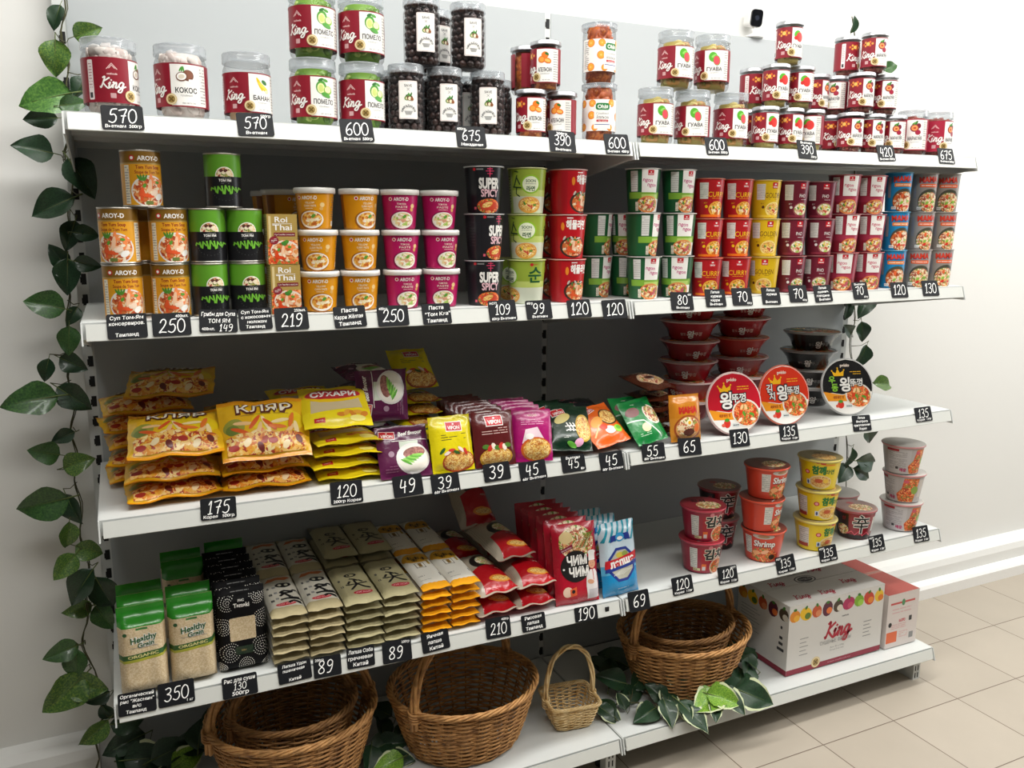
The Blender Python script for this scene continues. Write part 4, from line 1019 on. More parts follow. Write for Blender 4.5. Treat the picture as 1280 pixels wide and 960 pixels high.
NEAR = ['below the left coconut jar', 'below the banana jar', 'below the pomelo jars', 'below the chocolate nut jars', 'below the small orange slice jars', 'below the tall orange peel jars', 'below the large guava jars', 'below the small guava jars', 'below the passion fruit jars', 'at the right end of the top shelf',
 'below the left tom yum tin', 'below the right tom yum tin', 'below the left green tins', 'below the right green tin', 'below the soup cartons', 'below the yellow tubs', 'between yellow and magenta tubs', 'below the right magenta tubs', 'below the black cups', 'below the pale green cups', 'below the bright red cups', 'left of the second tier shelf joint', 'below the green and white cups', 'below the left red curry cup', 'below the right red curry cup', 'below the golden cups', 'below the left maroon cup', 'below the right maroon cup', 'below the red and white cups', 'below the blue cups', 'below the grey cups',
 'below the orange batter bags', 'below the yellow crumb bags', 'below the purple packets', 'below the yellow packet', 'below the brown packet', 'below the magenta packet', 'below the dark green packet', 'below the orange packet', 'below the bright green packet', 'below the golden orange packet', 'below the red display bowl', 'below the orange red display bowl', 'below the black display bowl', 'at the right end of the third tier',
 'at left end of fourth tier', 'below the second rice bag', 'below the black rice packet', 'below the first udon stack', 'below the second udon stack', 'below the first soba stack', 'below the second soba stack', 'below the orange and white noodle stack', 'below the left red noodle bags', 'below the right red noodle bags', 'below the red standing packet', 'below the blue packet', 'on the empty part of the fourth tier', 'below the crimson cups', 'below the orange shrimp cups', 'below the yellow cups', 'below the dark red cup', 'at the right end of the fourth tier']
TAGB = M('111317', .55, spec=.25, name='chalkboard_black'); CHALK = M('f4f4f0', .6, name='chalk_white')
for n, (i, x, dz, tw, th, big, top, bot) in enumerate(TAGS):
    tw = min(tw, .0745); a = Art(); r2 = random.Random(n)
    a.rrect(-tw/2, -th/2, tw/2, th/2, .004, TAGB)
    if big:
        hh = .030 if not (top or bot) else (.027 if not (top and bot) else .024)
        cv = .0 + (.003 if bot and not bot.startswith('>') else 0) - (.003 if top and not top.startswith('<') and not bot else 0)
        if len(big) == 2: a.hand(big, r2.uniform(-.004, .002), cv, hh, CHALK, .085, .1, .12)
        else: a.hand(big, 0, cv, hh, CHALK, .08, .1, .06, kx=.95)
        for t_, v in ((top, th/2-.0065), (bot, -th/2+.0065)):
            if not t_: continue
            if t_[0] == '>': a.text(t_[1:], tw/2-.004, v, .0058, CHALK, bold=.012, shear=.1, align='r')
            elif t_[0] == '<': a.text(t_[1:], -tw/2+.004, v, .0058, CHALK, bold=.012, shear=.1, align='l')
            else: a.text(t_, 0, v, .0062, CHALK, width=min(tw*.86, len(t_)*.0058), bold=.016, shear=.12)
    else:
        L = top.split('|'); k = len(L); st = th*.92/k
        for q, t_ in enumerate(L):
            v = th*.46-st*(q+.5); hs = min(.0082, st*.62)
            if '#' in t_:
                p_, d_ = t_.split('#')
                if p_: a.text(p_, -tw/2+.004, v-.002, .006, CHALK, bold=.016, align='l')
                a.hand(d_, .014 if p_ else 0, v, .0145, CHALK, .1)
            elif t_.strip():
                a.text(t_, r2.uniform(-.003, .003) if q else 0, v, hs, CHALK, width=min(tw*.88, len(t_)*hs*.86), bold=.016, shear=.12, rot=r2.uniform(-.02, .03))
    mb = MB(); mb.prism([(p[0], p[1]) for p in a.it[0][0]], TAGB, -.0009, 0, 'z')
    wrap_grid(mb, a, lambda s, t: (-tw/2+tw*s, -th/2+th*t, 0), -tw/2, tw/2, -th/2, th/2, 1, 1, lift=.00012, step=.00006, smooth=False)
    o = mb.build('price_tag'); z = sz(i, x)
    o.location = (x, -D-.0052+.332*(dz+.003)-.0009, z+dz)
    o.rotation_euler = (R(90-18.4), 0, R(r2.uniform(-1.5, 1.5)))
    o.rotation_euler = (Matrix.Rotation(R(71.6), 3, 'X') @ Matrix.Rotation(R(r2.uniform(-2.5, 2.5) + (-4 if (i, round(x, 3)) in ((3, 1.135), (3, .881)) else 0)), 3, 'Z')).to_euler()
    desc = f'black price tag with chalk number {big} ' if big else f'price tag with {len([q for q in top.split("|") if q.strip()])} lines of chalk writing '
    tag(o, desc+NEAR[n], 'price tag', 'handwritten price tags')

# ============================================================ SOFT PACKETS
def film(h, rough=.24): return M(h, rough, coat=.35, bump=.25, bscale=90)
def bag_fun(w_, l, th, seal, flap, ps, pt, wr, seed, sgn, bend=0.):
    t0, t1 = seal/l, 1-flap/l
    def f(s, t):
        q = abs(2*s-1); ta = min(1, max(0, (t-t0)/(t1-t0))); r_ = abs(2*ta-1)
        es = max(0, 1-q**ps)**.6; et = max(0, 1-r_**pt)**.6
        n1 = noise.noise(Vector((s*3.1, t*3.3, seed))); n2 = noise.noise(Vector((s*9, t*7, seed+5)))
        crease = math.sin(s*34+5*n1+seed)*(r_**3)*.5+math.sin(t*26+6*n1+seed*2)*(q**4)*.35
        z = th*es*et*(1+.12*n1)+wr*es*(min(1, et*2.5))*(n1*.5+n2*.35+crease)
        xx = w_*(s-.5)*(1-.05*et*(1-q*q)) + wr*.8*n2*(1-es)
        yy = l*t + wr*.7*noise.noise(Vector((s*6, seed, t)))*(1-et)
        edge = (1-et)*wr*.9*math.sin(s*11+seed*3)*(1 if sgn > 0 else 1)
        return (xx, yy, sgn*(z+.0004)+edge+bend*(2*t-1)**2)
    return f
def bag(label, kind, w_, l, th, tb, art, base, cat='packet', seal=.008, flap=.008, ps=3, pt=3.5, wr=.003, seed=1, back=None, nu=14, nv=16, bend=0.):
    """a sealed packet lying face up; its lower edge runs along x through the origin, the top of the print points to +y"""
    c = tag(empty(kind), label, cat)
    a = Art(); a.rect(-w_/2, 0, w_/2, l, base); a.put(art)
    mb = MB(); wrap_grid(mb, a, bag_fun(w_, l, th, seal, flap, ps, pt, wr, seed, 1, bend), -w_/2, w_/2, 0, l, nu, nv, lift=0.)
    mb.build('front_panel', c)
    b = Art(); b.rect(-w_/2, 0, w_/2, l, back or base)
    if art is not None: b.rect(-w_*.2, l*.2, w_*.25, l*.75, M('e4dfd2', .4)) if back is None else None
    mb = MB(); g = bag_fun(w_, l, tb, seal, flap, ps, pt, wr, seed, -1, bend)
    wrap_grid(mb, b, lambda s, t: g(1-s, t), -w_/2, w_/2, 0, l, nu, nv, lift=0.)
    mb.build('back_panel', c)
    return c
def vlogo(a, u, v, s, rot=0., word='VIFON'):
    c, d = math.cos(rot), math.sin(rot); pts = [(-s, -s*.5), (s, -s*.5), (s, s*.5), (-s, s*.5)]
    a.poly([(u+x*c*1.08-y*d*1.2, v+x*d*1.08+y*c*1.2) for x, y in pts], WH); a.poly([(u+x*c-y*d, v+x*d+y*c) for x, y in pts], RED)
    a.text(word, u+.18*s*d, v-.14*s, s*.42, WH, width=s*1.6, bold=.04, rot=rot); a.ell(u, v+.28*s, s*.14, s*.09, WH, n=8)
# orange batter-mix bag
OY = film('dd9416'); a = Art(); w_, l = .19, .155
a.rect(-w_/2, .010, w_/2, l-.010, film('e2b01c')); a.ell(.03, .085, .06, .035, film('e8c81c')); a.ell(-.066, .078, .022, .022, M('98983a', .35)); a.ell(-.07, .07, .014, .014, M('6c7c34', .35))
for q in range(16): a.ell(-.055+q*.0082, .066+.020*math.sin(q*1.9), .022, .0052, (M('d85a24', .3), M('ecc088', .3), M('e2762c', .3), M('f2d8a0', .3))[q % 4], n=10, rot=-.5+q*.35)
a.rect(-w_/2+.012, .012, w_/2-.012, .045, F_FRI); a.ell(-.045, .046, .04, .012, F_FRI); a.ell(.05, .044, .036, .012, F_FRI); a.ell(.0, .05, .03, .012, F_FRI)
for q in range(6): a.ell(-.07+q*.028, .026+(q % 2)*.01, .011, .007, (M('a8322c', .3), M('f0dcb0', .3), M('6b2a28', .3))[q % 3], n=9, rot=q)
a.text('КЛЯР', .004, .122, .026, M('5a2412', .4), width=.128, bold=.07, rot=-.03); a.text('КЛЯР', .003, .123, .022, CR, width=.12, bold=.01, rot=-.03); lines(a, -.05, .075, .103, .106, 1, BRN)
K1 = [bag('x', 'batter_mix_bag', w_, l, .0205, .0130, a, OY, 'bag', .012, .012, 2.6, 3.0, .0040, sd, back=OY) for sd in (1, 4)]
# yellow crumb bag
YB = film('ecd21c'); a = Art(); w_, l = .155, .15
a.rect(-w_/2, .0, w_/2, .05, film('f2dc20')); a.poly([(-.06, .045), (.062, .055), (.058, .095), (-.055, .092)], M('d0bd94', .4)); a.ell(0, .108, .070, .030, film('f0c81c')); a.ell(0, .110, .066, .021, RED); a.ell(0, .110, .0635, .0185, film('b8343a'))
a.text('СУХАРИ', 0, .110, .019, WH, width=.108, bold=.04)
for q in range(5): a.ell(.01+q*.013, .033+.005*(q % 2), .012, .007, (M('d8862a', .35), M('e8a83a', .35))[q % 2], n=10, rot=q)
a.rrect(-.055, .014, -.03, .026, .001, RED); a.text('панир', -.0425, .020, .004, WH); a.ell(.045, .02, .018, .008, M('f6ea80', .35))
K2 = [bag('x', 'bread_crumb_bag', w_, l, .0125, .0095, a, YB, 'bag', .01, .01, 2.8, 3.4, .0024, sd, back=YB) for sd in (2,)]
def npack(kind, base, art, w_=.115, l=.13, seed=1, th=.0148, tb=.0105, wr=.0022, dark=None):
    B = film(base); return bag('x', kind, w_, l, th, tb, art, B, 'packet', .008, .008, 2.8, 3.2, wr, seed, back=B)
def pic(a, u, v, ru, rv, rim='ece6dc', f=F_NOO): a.ell(u, v, ru, rv, M(rim, .3), n=26); a.ell(u, v, ru*.88, rv*.86, f, n=24)
a = Art(); vlogo(a, -.038, .102, .017, -.15); a.text('Beef flavour', .018, .104, .010, WH, width=.062, bold=.03, shear=.3, rot=.08); a.text('PHO BO', .034, .096, .006, M('2f1a2a', .4)); a.rect(-.03, .085, .06, .0865, WH)
a.rect(-.012, .068, .035, .084, M('cfd8c8', .35)); pic(a, .018, .042, .042, .036, 'e4e0dc', M('f0ece0', .35)); a.ell(.022, .055, .028, .013, mottled('beef_slices', ['9a6258', 'b88074', '845048'], 200), rot=.1)
for q in range(6): a.ell(.0+q*.006, .034+.003*q, .016, .003, (M('5fa83a', .35), M('8fcf5a', .35))[q % 2], n=8, rot=-.5+q*.1)
a.ell(-.034, .056, .007, .007, M('a88a9c', .35)); lines(a, -.05, -.02, .012, .03, 3, M('8a5070', .4))
P_pur = npack('noodle_packet', '5c1f46', a, .125, .125, 3)
a = Art(); vlogo(a, .006, .108, .020, -.05); lines(a, -.03, .035, .075, .092, 3, M('4a4a10', .4)); a.ell(.012, .024, .044, .026, M('a8441c', .35)); a.ell(.012, .025, .040, .022, F_NOO)
for q in range(6): a.ell(-.03+q*.012, .052-(q % 2)*.006, .010, .004, (M('2f5a24', .35), M('f0dcd0', .35), M('c83a2c', .35))[q % 3], n=8, rot=.8-q*.4)
P_yel = npack('noodle_packet', 'dccb12', a, .108, .135, 5)
a = Art(); vlogo(a, .0, .112, .022, 0); lines(a, -.035, .035, .078, .096, 3, M('d8b8b0', .4)); a.ell(.0, .022, .044, .026, M('c8962a', .35)); a.ell(.0, .024, .040, .022, F_NOO)
for q in range(7): a.ell(-.028+q*.010, .050-(q % 2)*.004, .009, .006, (M('4f7a2c', .35), M('c8342c', .35), M('f0e0d0', .35))[q % 3], n=8, rot=q)
P_bro = npack('noodle_packet', '5a1c1c', a, .108, .135, 7)
a = Art(); a.text('VIFON', .0, .115, .006, CR); lines(a, -.03, .03, .09, .106, 3, M('e8a8c8', .4)); a.poly([(-.03, .045), (.03, .05), (.012, .085), (-.02, .08)], M('e8d0d8', .35)); a.ell(.006, .03, .04, .030, M('c85a1c', .35)); a.ell(.008, .03, .036, .026, F_NOO); a.ell(-.01, .062, .012, .008, WH, n=8)
P_mag = npack('noodle_packet', 'a8166a', a, .1, .13, 8)
a = Art(); vlogo(a, -.03, .104, .018, .3); a.ell(-.02, .085, .024, .012, M('d8c87a', .35), rot=.5)
for q in range(4):
    a.stroke([(-.01+q*.009, .072), (.0+q*.009, .055), (-.012+q*.009, .050)], .0035, WH); a.stroke([(-.014+q*.010, .062), (.0+q*.009, .064)], .003, WH)
pic(a, .036, .06, .022, .038, 'c8a02a'); a.ell(.02, .02, .014, .009, M('e8a8c8', .35), rot=.5); a.ell(.0, .014, .014, .006, M('5fa83a', .35), rot=-.4); lines(a, -.02, .0, .03, .036, 2, WH)
P_dgr = npack('noodle_packet', '12301f', a, .115, .13, 9)
a = Art(); vlogo(a, -.022, .112, .018, .2); pic(a, .026, .078, .030, .026, '3a2a1a', F_NOO); a.ell(-.02, .07, .022, .014, M('f0a030', .35), rot=.4); a.stroke([(-.05, .03), (-.02, .06), (.01, .045), (.02, .03)], .004, M('f6b87a', .35)); a.ell(.006, .038, .018, .012, M('f0dcd8', .35)); a.ell(.034, .036, .014, .011, M('8fcf2c', .35)); a.ell(.036, .038, .008, .006, M('5fa81c', .35)); a.ell(-.01, .05, .012, .009, M('d83a1c', .35))
P_ora = npack('noodle_packet', 'e2641c', a, .12, .13, 11)
a = Art(); a.ell(-.03, .092, .022, .014, M('8a5a5a', .35)); a.ell(.03, .075, .026, .032, M('ece4d8', .35), rot=.5); a.ell(.03, .075, .022, .027, F_BEF, rot=.5); a.ell(-.01, .042, .016, .012, M('f0dcb0', .35)); a.stroke([(-.055, .07), (-.01, .062), (.02, .03), (.035, .01)], .004, M('d8f0dc', .35)); a.stroke([(-.02, .115), (.0, .11), (.02, .118)], .002, WH); lines(a, -.04, .0, .02, .03, 2, M('c8e8c8', .4)); a.rect(-.01, .1, .03, .118, M('126a3a', .35))
P_gre = npack('noodle_packet', '17803c', a, .115, .13, 13)
a = Art(); a.rect(-.055, .0, .055, .065, film('c8842c')); a.text('MAMA', .004, .086, .016, M('b8241c', .35), width=.062, bold=.09); pic(a, .002, .036, .044, .036, '9a4a20', M('d89a5a', .35)); a.ell(.0, .04, .034, .026, F_BEF)
a.ell(.004, .05, .010, .010, M('f2e8c8', .3)); a.ell(.004, .051, .005, .005, M('f0b81c', .3)); a.ell(.004, .025, .018, .010, M('5a2418', .35)); a.ell(-.022, .038, .009, .007, M('f2d8b0', .35)); a.ell(.03, .036, .008, .012, M('e0702c', .35))
P_mam = npack('noodle_packet', 'c27a1e', a, .098, .128, 15)
a = Art(); a.text('MAMA', .0, .105, .012, M('e8c8a0', .35), width=.05, bold=.05); pic(a, .0, .055, .042, .036, 'c8a888', F_BEF); a.ell(.0, .06, .018, .012, M('4a2218', .35)); a.text('MAMA', .0, .05, .006, WH)
P_mbr = npack('noodle_packet', '4f2414', a, .105, .128, 17)
a = Art(); a.text('Yum', -.005, .07, .02, M('d8a8b8', .35), width=.06, bold=.05, shear=.2); a.text('Yum', -.004, .071, .018, M('c83a6a', .35), width=.058, bold=.01, shear=.2); a.ell(.03, .03, .02, .014, M('2f6a34', .35)); vlogo(a, -.03, .11, .014, .3)
P_blk = npack('noodle_packet', '14161a', a, .115, .13, 19)
USEDB = {}
def lay(P, x, y, z, tilt, yaw, label, group, roll=0.):
    """tilt 0 lies flat, 90 stands upright; yaw turns it about the vertical, roll leans it sideways in its own plane"""
    m = Matrix.Rotation(R(yaw), 3, 'Z') @ Matrix.Rotation(R(tilt), 3, 'X') @ Matrix.Rotation(R(roll), 3, 'Z')
    return place(P, (x, y, z), 0, label, group, rot=m.to_euler())
Z3 = .946
g = 'orange batter mix bags'; A_, B_ = K1
n = 'orange yellow batter mix bag, '
# left pile: flat layers in front, leaning face, high heap behind
lay(A_, .155, -.425, Z3+.016, 0, 3, n+'lowest in front at the left', g)
lay(B_, .150, -.418, Z3+.055, 2, -2, n+'second layer of the left front heap', g)
lay(A_, .160, -.432, Z3+.108, 24, -3, n+'tilted up on top of the left front heap', g)
lay(B_, .120, -.255, Z3+.016, 0, 4, n+'bottom of the left heap at the back', g)
lay(A_, .115, -.262, Z3+.054, 0, -5, n+'second layer of the left back heap', g)
lay(B_, .125, -.250, Z3+.092, 0, 5, n+'third layer of the left back heap', g)
lay(A_, .118, -.245, Z3+.130, 2, 8, n+'fourth layer of the left back heap', g)
lay(B_, .118, -.250, Z3+.168, 5, 4, n+'second from top at the back left', g)
lay(A_, .160, -.262, Z3+.203, 14, -8, n+'topmost of all, tilted to the right', g)
lay(A_, .343, -.425, Z3+.016, 0, -3, n+'lowest of the heap beside the crumb bags', g)
lay(B_, .345, -.418, Z3+.050, 2, 3, n+'second layer beside the crumb bags', g)
lay(B_, .345, -.436, Z3+.082, 44, -2, n+'leaning upright on the right heap with large lettering', g)
lay(A_, .315, -.250, Z3+.016, 0, -3, n+'bottom of the right heap at the back', g)
lay(B_, .313, -.250, Z3+.052, 0, -3, n+'second layer at the back of the right heap', g)
lay(A_, .318, -.250, Z3+.088, 0, 6, n+'third layer between the two heaps', g)
lay(B_, .325, -.250, Z3+.126, 4, -6, n+'top of the right heap behind the leaning one', g)
g = 'yellow bread crumb bags'; C1, = K2; n = 'bright yellow crumb bag, '
for k, (dx, yw) in enumerate(((.010, -4), (0, 2), (.004, -3), (.010, 4))):
    lay(C1, .522+dx, -.425, Z3+.012+.0275*k, 0, yw, n+('bottom', 'second', 'third', 'fourth')[k]+' layer of the front stack', g)
lay(C1, .505, -.43, Z3+.135, 26, -5, n+'top of the stack, tilted to show red oval lettering', g)
for k in range(4): lay(C1, .492+.002*k, -.262, Z3+.012+.0275*k, 0, 3-2*k, n+f'{("bottom", "second", "third", "fourth")[k]} in the back stack', g)
lay(C1, .480, -.27, Z3+.137, 14, 6, n+'topmost at the back, in shade', g)
g = 'purple beef noodle packets'; n = 'purple noodle packet, '
lay(P_pur, .655, -.452, Z3+.004, 62, -2, n+'front one leaning above the 49 tag', g)
for k in range(3): lay(P_pur, .655, -.375, Z3+.014+.031*k, 0, (2, -3, 1)[k], n+f'lying {("lowest", "second", "third")[k]} behind the leaning one', g)
lay(P_pur, .578, -.326, Z3+.107, 80, -4, n+'upper one standing sideways with bowl picture', g, roll=0) if 0 else lay(P_pur, .700, -.322, Z3+.176, 78, -4, n+'upper one standing on its side with bowl picture', g, roll=90)
for k in range(6): lay(P_pur, .625, -.245, Z3+.014+.031*k, 0, (2, -4, 3, -1, 4, -3)[k], n+f'in the tall rear stack, number {("one", "two", "three", "four", "five", "six")[k]} from below', g)
lay(P_pur, .63, -.258, Z3+.208, 7, 6, n+'topmost lying on the rear stack', g)
g = 'yellow noodle packets'; n = 'yellow noodle packet, '
lay(P_yel, .772, -.455, Z3+.004, 74, 2, n+'front one leaning with red logo', g)
for k in range(3): lay(P_yel, .775, -.400, Z3+.014+.031*k, 0, (1, -3, 4)[k], n+f'lying {("lowest", "second", "third")[k]} behind the leaning one', g)
for k in range(5): lay(P_yel, .762, -.262, Z3+.014+.031*k, 0, (3, -2, 5, -4, 2)[k], n+f'in the rear stack, {("first", "second", "third", "fourth", "fifth")[k]} from below', g)
lay(P_yel, .758, -.25, Z3+.172, 40, 3, n+'tilted on top of the rear stack, noodles showing', g)
g = 'brown noodle packets'; n = 'dark brown noodle packet, '
lay(P_bro, .882, -.455, Z3+.004, 76, 0, n+'front one leaning with red logo', g)
for k in range(7): lay(P_bro, .884, -.425+.030*k+.018, Z3+.004, 72-k*1.0, (2, -1, 3, 0, 2, -2, 1)[k], n+f'{("first", "second", "third", "fourth", "fifth", "sixth", "seventh")[k]} of the row standing behind the front one', g)
g = 'magenta noodle packets'; n = 'magenta noodle packet, '
lay(P_mag, .985, -.455, Z3+.004, 72, -14, n+'front one with noodle picture', g)
for k in range(4): lay(P_mag, .992+.002*k, -.400+.034*k, Z3+.004, 68, -6, n+f'{("first", "second", "third", "fourth")[k]} standing behind the front one', g)
g = 'dark green noodle packets'; n = 'dark green noodle packet, '
lay(P_dgr, 1.095, -.452, Z3+.018, 50, -8, n+'front one with white strokes', g, roll=-6)
lay(P_dgr, 1.098, -.40, Z3+.022, 44, -6, n+'second, behind the front one', g, roll=-4)
lay(P_dgr, 1.10, -.345, Z3+.026, 38, -3, n+'third, partly covered', g)
g = 'orange noodle packets'; n = 'orange noodle packet, '
lay(P_ora, 1.222, -.455, Z3+.022, 40, 6, n+'front one with yellow noodle bowl', g, roll=8)
g = 'black noodle packets'; n = 'black noodle packet, '
lay(P_blk, 1.215, -.375, Z3+.030, 30, 4, n+'behind the orange one', g)
lay(P_blk, 1.235, -.262, Z3+.016, 0, 10, n+'lying flat at the back', g)
lay(P_blk, 1.255, -.265, Z3+.050, 12, -6, n+'with pink script lettering, on top at the back', g)
g = 'bright green noodle packets'; n = 'bright green noodle packet, '
lay(P_gre, 1.345, -.455, Z3+.014, 52, 8, n+'front one with diagonal pictures', g, roll=6)
lay(P_gre, 1.352, -.392, Z3+.016, 44, 2, n+'second, behind the front one', g)
g = 'golden orange noodle packets'
lay(P_mam, 1.455, -.450, Z3+.004, 80, -3, 'golden orange noodle packet standing upright in front of red bowls', g)
g = 'brown wrapped noodle packets'; n = 'brown noodle packet with bowl picture, '
for k in range(4): lay(P_mbr, 1.428, -.385, Z3+.014+.031*k, 0, (2, -3, 4, 1)[k], n+f'{("bottom", "second", "third", "fourth")[k]} in the stack behind the golden one', g)
lay(P_mbr, 1.415, -.395, Z3+.142, 10, 12, n+'topmost, tilted towards the aisle', g)

# ============================================================ BOWL NOODLES
def glyph(a, u, v, h, t1=None, s1=0.):
    """the big rounded Korean word on the lids"""
    a.text('왕', u-h*.05, v-h*.05, h*1.05, BK, bold=.085); a.text('왕', u-h*.05, v-h*.05, h*1.0, WH, bold=.03)
    a.text('뚜껑', u+h*1.02, v+h*.12, h*.56, BK, bold=.09); a.text('뚜껑', u+h*1.02, v+h*.12, h*.54, WH, bold=.02)
def bowl(label, body, lidart, side, rim='d8cfcc', kind='noodle_bowl'):
    c = tag(empty(kind), label, 'bowl'); mb = MB(); B = M(body, .25, coat=.5)
    mb.lathe([(.050, .0006), (.054, .0006), (.060, .008), (.070, .034), (.083, .050), (.0885, .056)], B, 44, cap1=False); rf = lambda v: .060+(.070-.060)*(v)/.026
    a = side; wrap_cyl(mb, a, rf, 44, z0=.008, lift=.0007, r0=.065)
    mb.build('bowl_body', c)
    mb = MB(); RM = M(rim, .35)
    mb.lathe([(.0885, .056), (.0905, .0565), (.0908, .059), (.0885, .0605), (.086, .0608), (.0005, .0612)], RM, 44, cap0=False, cap1=False)
    wrap_grid(mb, lidart, lambda s, t: (-.1+.2*s, -.1+.2*t, .0613), -.1, .1, -.1, .1, 4, 4, lift=.0003, step=.0001, smooth=False)
    mb.build('lid', c); return c
def lid_art(top, extra=None, ec=WH):
    a = Art(); T_ = M(top, .25, coat=.4); a.ell(0, 0, .0865, .0865, M('f2efe8', .3), n=44)
    def arc(y0, y1, m, n=24):     # the disc between two heights
        p = []
        def cx(y): return math.sqrt(max(0, .0855**2-y*y))
        for k in range(n+1): y = y0+(y1-y0)*k/n; p.append((cx(y), y))
        for k in range(n, -1, -1): y = y0+(y1-y0)*k/n; p.append((-cx(y), y))
        a.poly([q for i, q in enumerate(p) if i == 0 or math.hypot(q[0]-p[i-1][0], q[1]-p[i-1][1]) > 1e-6], m)
    arc(-.018, .0855, T_); a.poly([(-.084, -.014), (-.02, -.026), (.02, -.018), (.0, -.046), (-.07, -.044)], M('ef9a24', .3)); a.poly([(-.0845, -.0125), (-.02, -.024), (.03, -.016), (.03, .01), (-.02, .0), (-.084, .004)], T_)
    a.text('paldo', -.004, .068, .009, M('e8d8c8', .4), width=.032, bold=.04)
    cw = M('f2b81c', .3); cx_, cy_ = (-.026, .040)
    a.poly([(cx_-.018, cy_-.006), (cx_-.024, cy_+.010), (cx_-.011, cy_+.003), (cx_-.004, cy_+.018), (cx_+.004, cy_+.004), (cx_+.018, cy_+.012), (cx_+.015, cy_-.006)], cw)
    for q in ((-.024, .011), (-.004, .019), (.018, .013)): a.ell(cx_+q[0], cy_+q[1], .0026, .0026, cw, n=8)
    lines(a, .012, .05, .036, .05, 2, cw)
    pu, pv = .036, -.030
    a.ell(pu, pv, .046, .040, M('e8e0d4', .3), n=28, rot=-.2); a.ell(pu, pv, .041, .035, F_RED, n=26, rot=-.2)
    for q in range(8): a.ell(pu+.022*math.cos(q*2.2), pv+.018*math.sin(q*1.6), .009, .0045, (M('d8401c', .3), M('f4c890', .3), M('5f9a34', .3), M('f6e8c8', .3))[q % 4], n=8, rot=q)
    glyph(a, -.022, .010, .036) if not extra else glyph(a, -.004, .008, .034)
    if extra:
        a.text(extra[0], -.052, .022, .020, BK, bold=.08); a.text(extra[0], -.052, .022, .019, ec, bold=.02); a.text(extra[1], -.044, -.002, .020, BK, bold=.08); a.text(extra[1], -.044, -.002, .019, ec, bold=.02)
    a.ell(-.028, -.056, .011, .012, M('d83a2c', .3)); a.ell(-.028, -.046, .008, .005, M('4f9a34', .3)); a.ell(-.040, -.060, .006, .005, M('e0604c', .3)); a.rect(-.010, -.066, .010, -.056, M('d8dcd8', .4)); lines(a, -.009, .009, -.065, -.057, 1, DGR)
    a.text('새로워진 맛', -.034, -.033, .007, M('8a2418', .35), width=.038, bold=.03)
    # trim everything to the round lid
    out = Art(); out.L = a.L
    for p, m, L in a.it:
        q = [p]
        for k in range(28):
            t = 2*PI*k/28; q = clip(q, math.cos(t), math.sin(t), -1, .0866)
        out.it += [(x, m, L) for x in q]
    return out
def side_art(c1):
    a = Art(); a.text('왕', .0, .013, .018, WH, bold=.03); a.text('뚜껑', .022, .015, .009, c1, bold=.02); a.text('팔도', -.022, .014, .007, c1)
    a.text('왕', -.19, .013, .018, c1, bold=.02); return a
P_br = bowl('x', '9c1420', lid_art('c01c2c'), side_art(M('e8c0b8', .4)), 'd9b8b4')
P_bo = bowl('x', 'b8241c', lid_art('d8381e', ('김', '치')), side_art(M('e8c0b8', .4)), 'd06a50')
P_bk = bowl('x', '161516', lid_art('1c1b1c', ('우', '동'), M('8fd03a', .35)), side_art(M('8a8a88', .4)), 'b8b8b6')
PITCH = .0612
ORD = ('bottom', 'second', 'third', 'fourth', 'fifth', 'sixth')
for k in range(6): put(P_br, 2, 1.645+(.0, .006, -.003, .0, -.002, .004)[k], -.200, PITCH*k, -16+(25, -30, 10, 35, 20, 10)[k], f'red noodle bowl, {ORD[k]} from below in the left stack', 'stacked red noodle bowls')
for k in range(6): put(P_bo if k == 3 else P_br, 2, 1.842+(.0, .005, -.002, -.004, -.002, .006)[k], -.200, PITCH*k, (10, 15, 5, 30, 5, 20)[k], f'red noodle bowl, {ORD[k]} from below in the right stack'+(', with orange red rim' if k == 3 else ''), 'stacked red noodle bowls')
for k in range(4): put(P_bk, 2, 2.145+(.008, .006, -.008, .002)[k], -.195, PITCH*k, (10, 0, 0, 20)[k], f'black noodle bowl, {ORD[k]} from below in its stack', 'stacked black noodle bowls')
def stand(P, x, y, lean, yaw, label):
    # lid faces the aisle, the rim's lowest point rests on the shelf
    m = Matrix.Rotation(R(yaw), 3, 'Z') @ Matrix.Rotation(R(90-lean), 3, 'X')
    low = min((m @ Vector((r_*math.cos(t*PI/24), r_*math.sin(t*PI/24), z_))).z for t in range(48) for r_, z_ in ((.0905, .0565), (.0908, .059), (.0885, .0605), (.054, .0006)))
    place(P, (x, y, sz(2, x)-low+.0005), 0, label, 'display bowls standing on edge', rot=m.to_euler())
stand(P_br, 1.643, -.368, 13, -7, 'red noodle bowl standing on edge with round lid facing out')
stand(P_bo, 1.858, -.335, 13, -6, 'orange red noodle bowl standing on edge, two extra white letters on lid')
stand(P_bk, 2.145, -.315, 16, -14, 'black lidded noodle bowl standing on edge, green letters on lid')

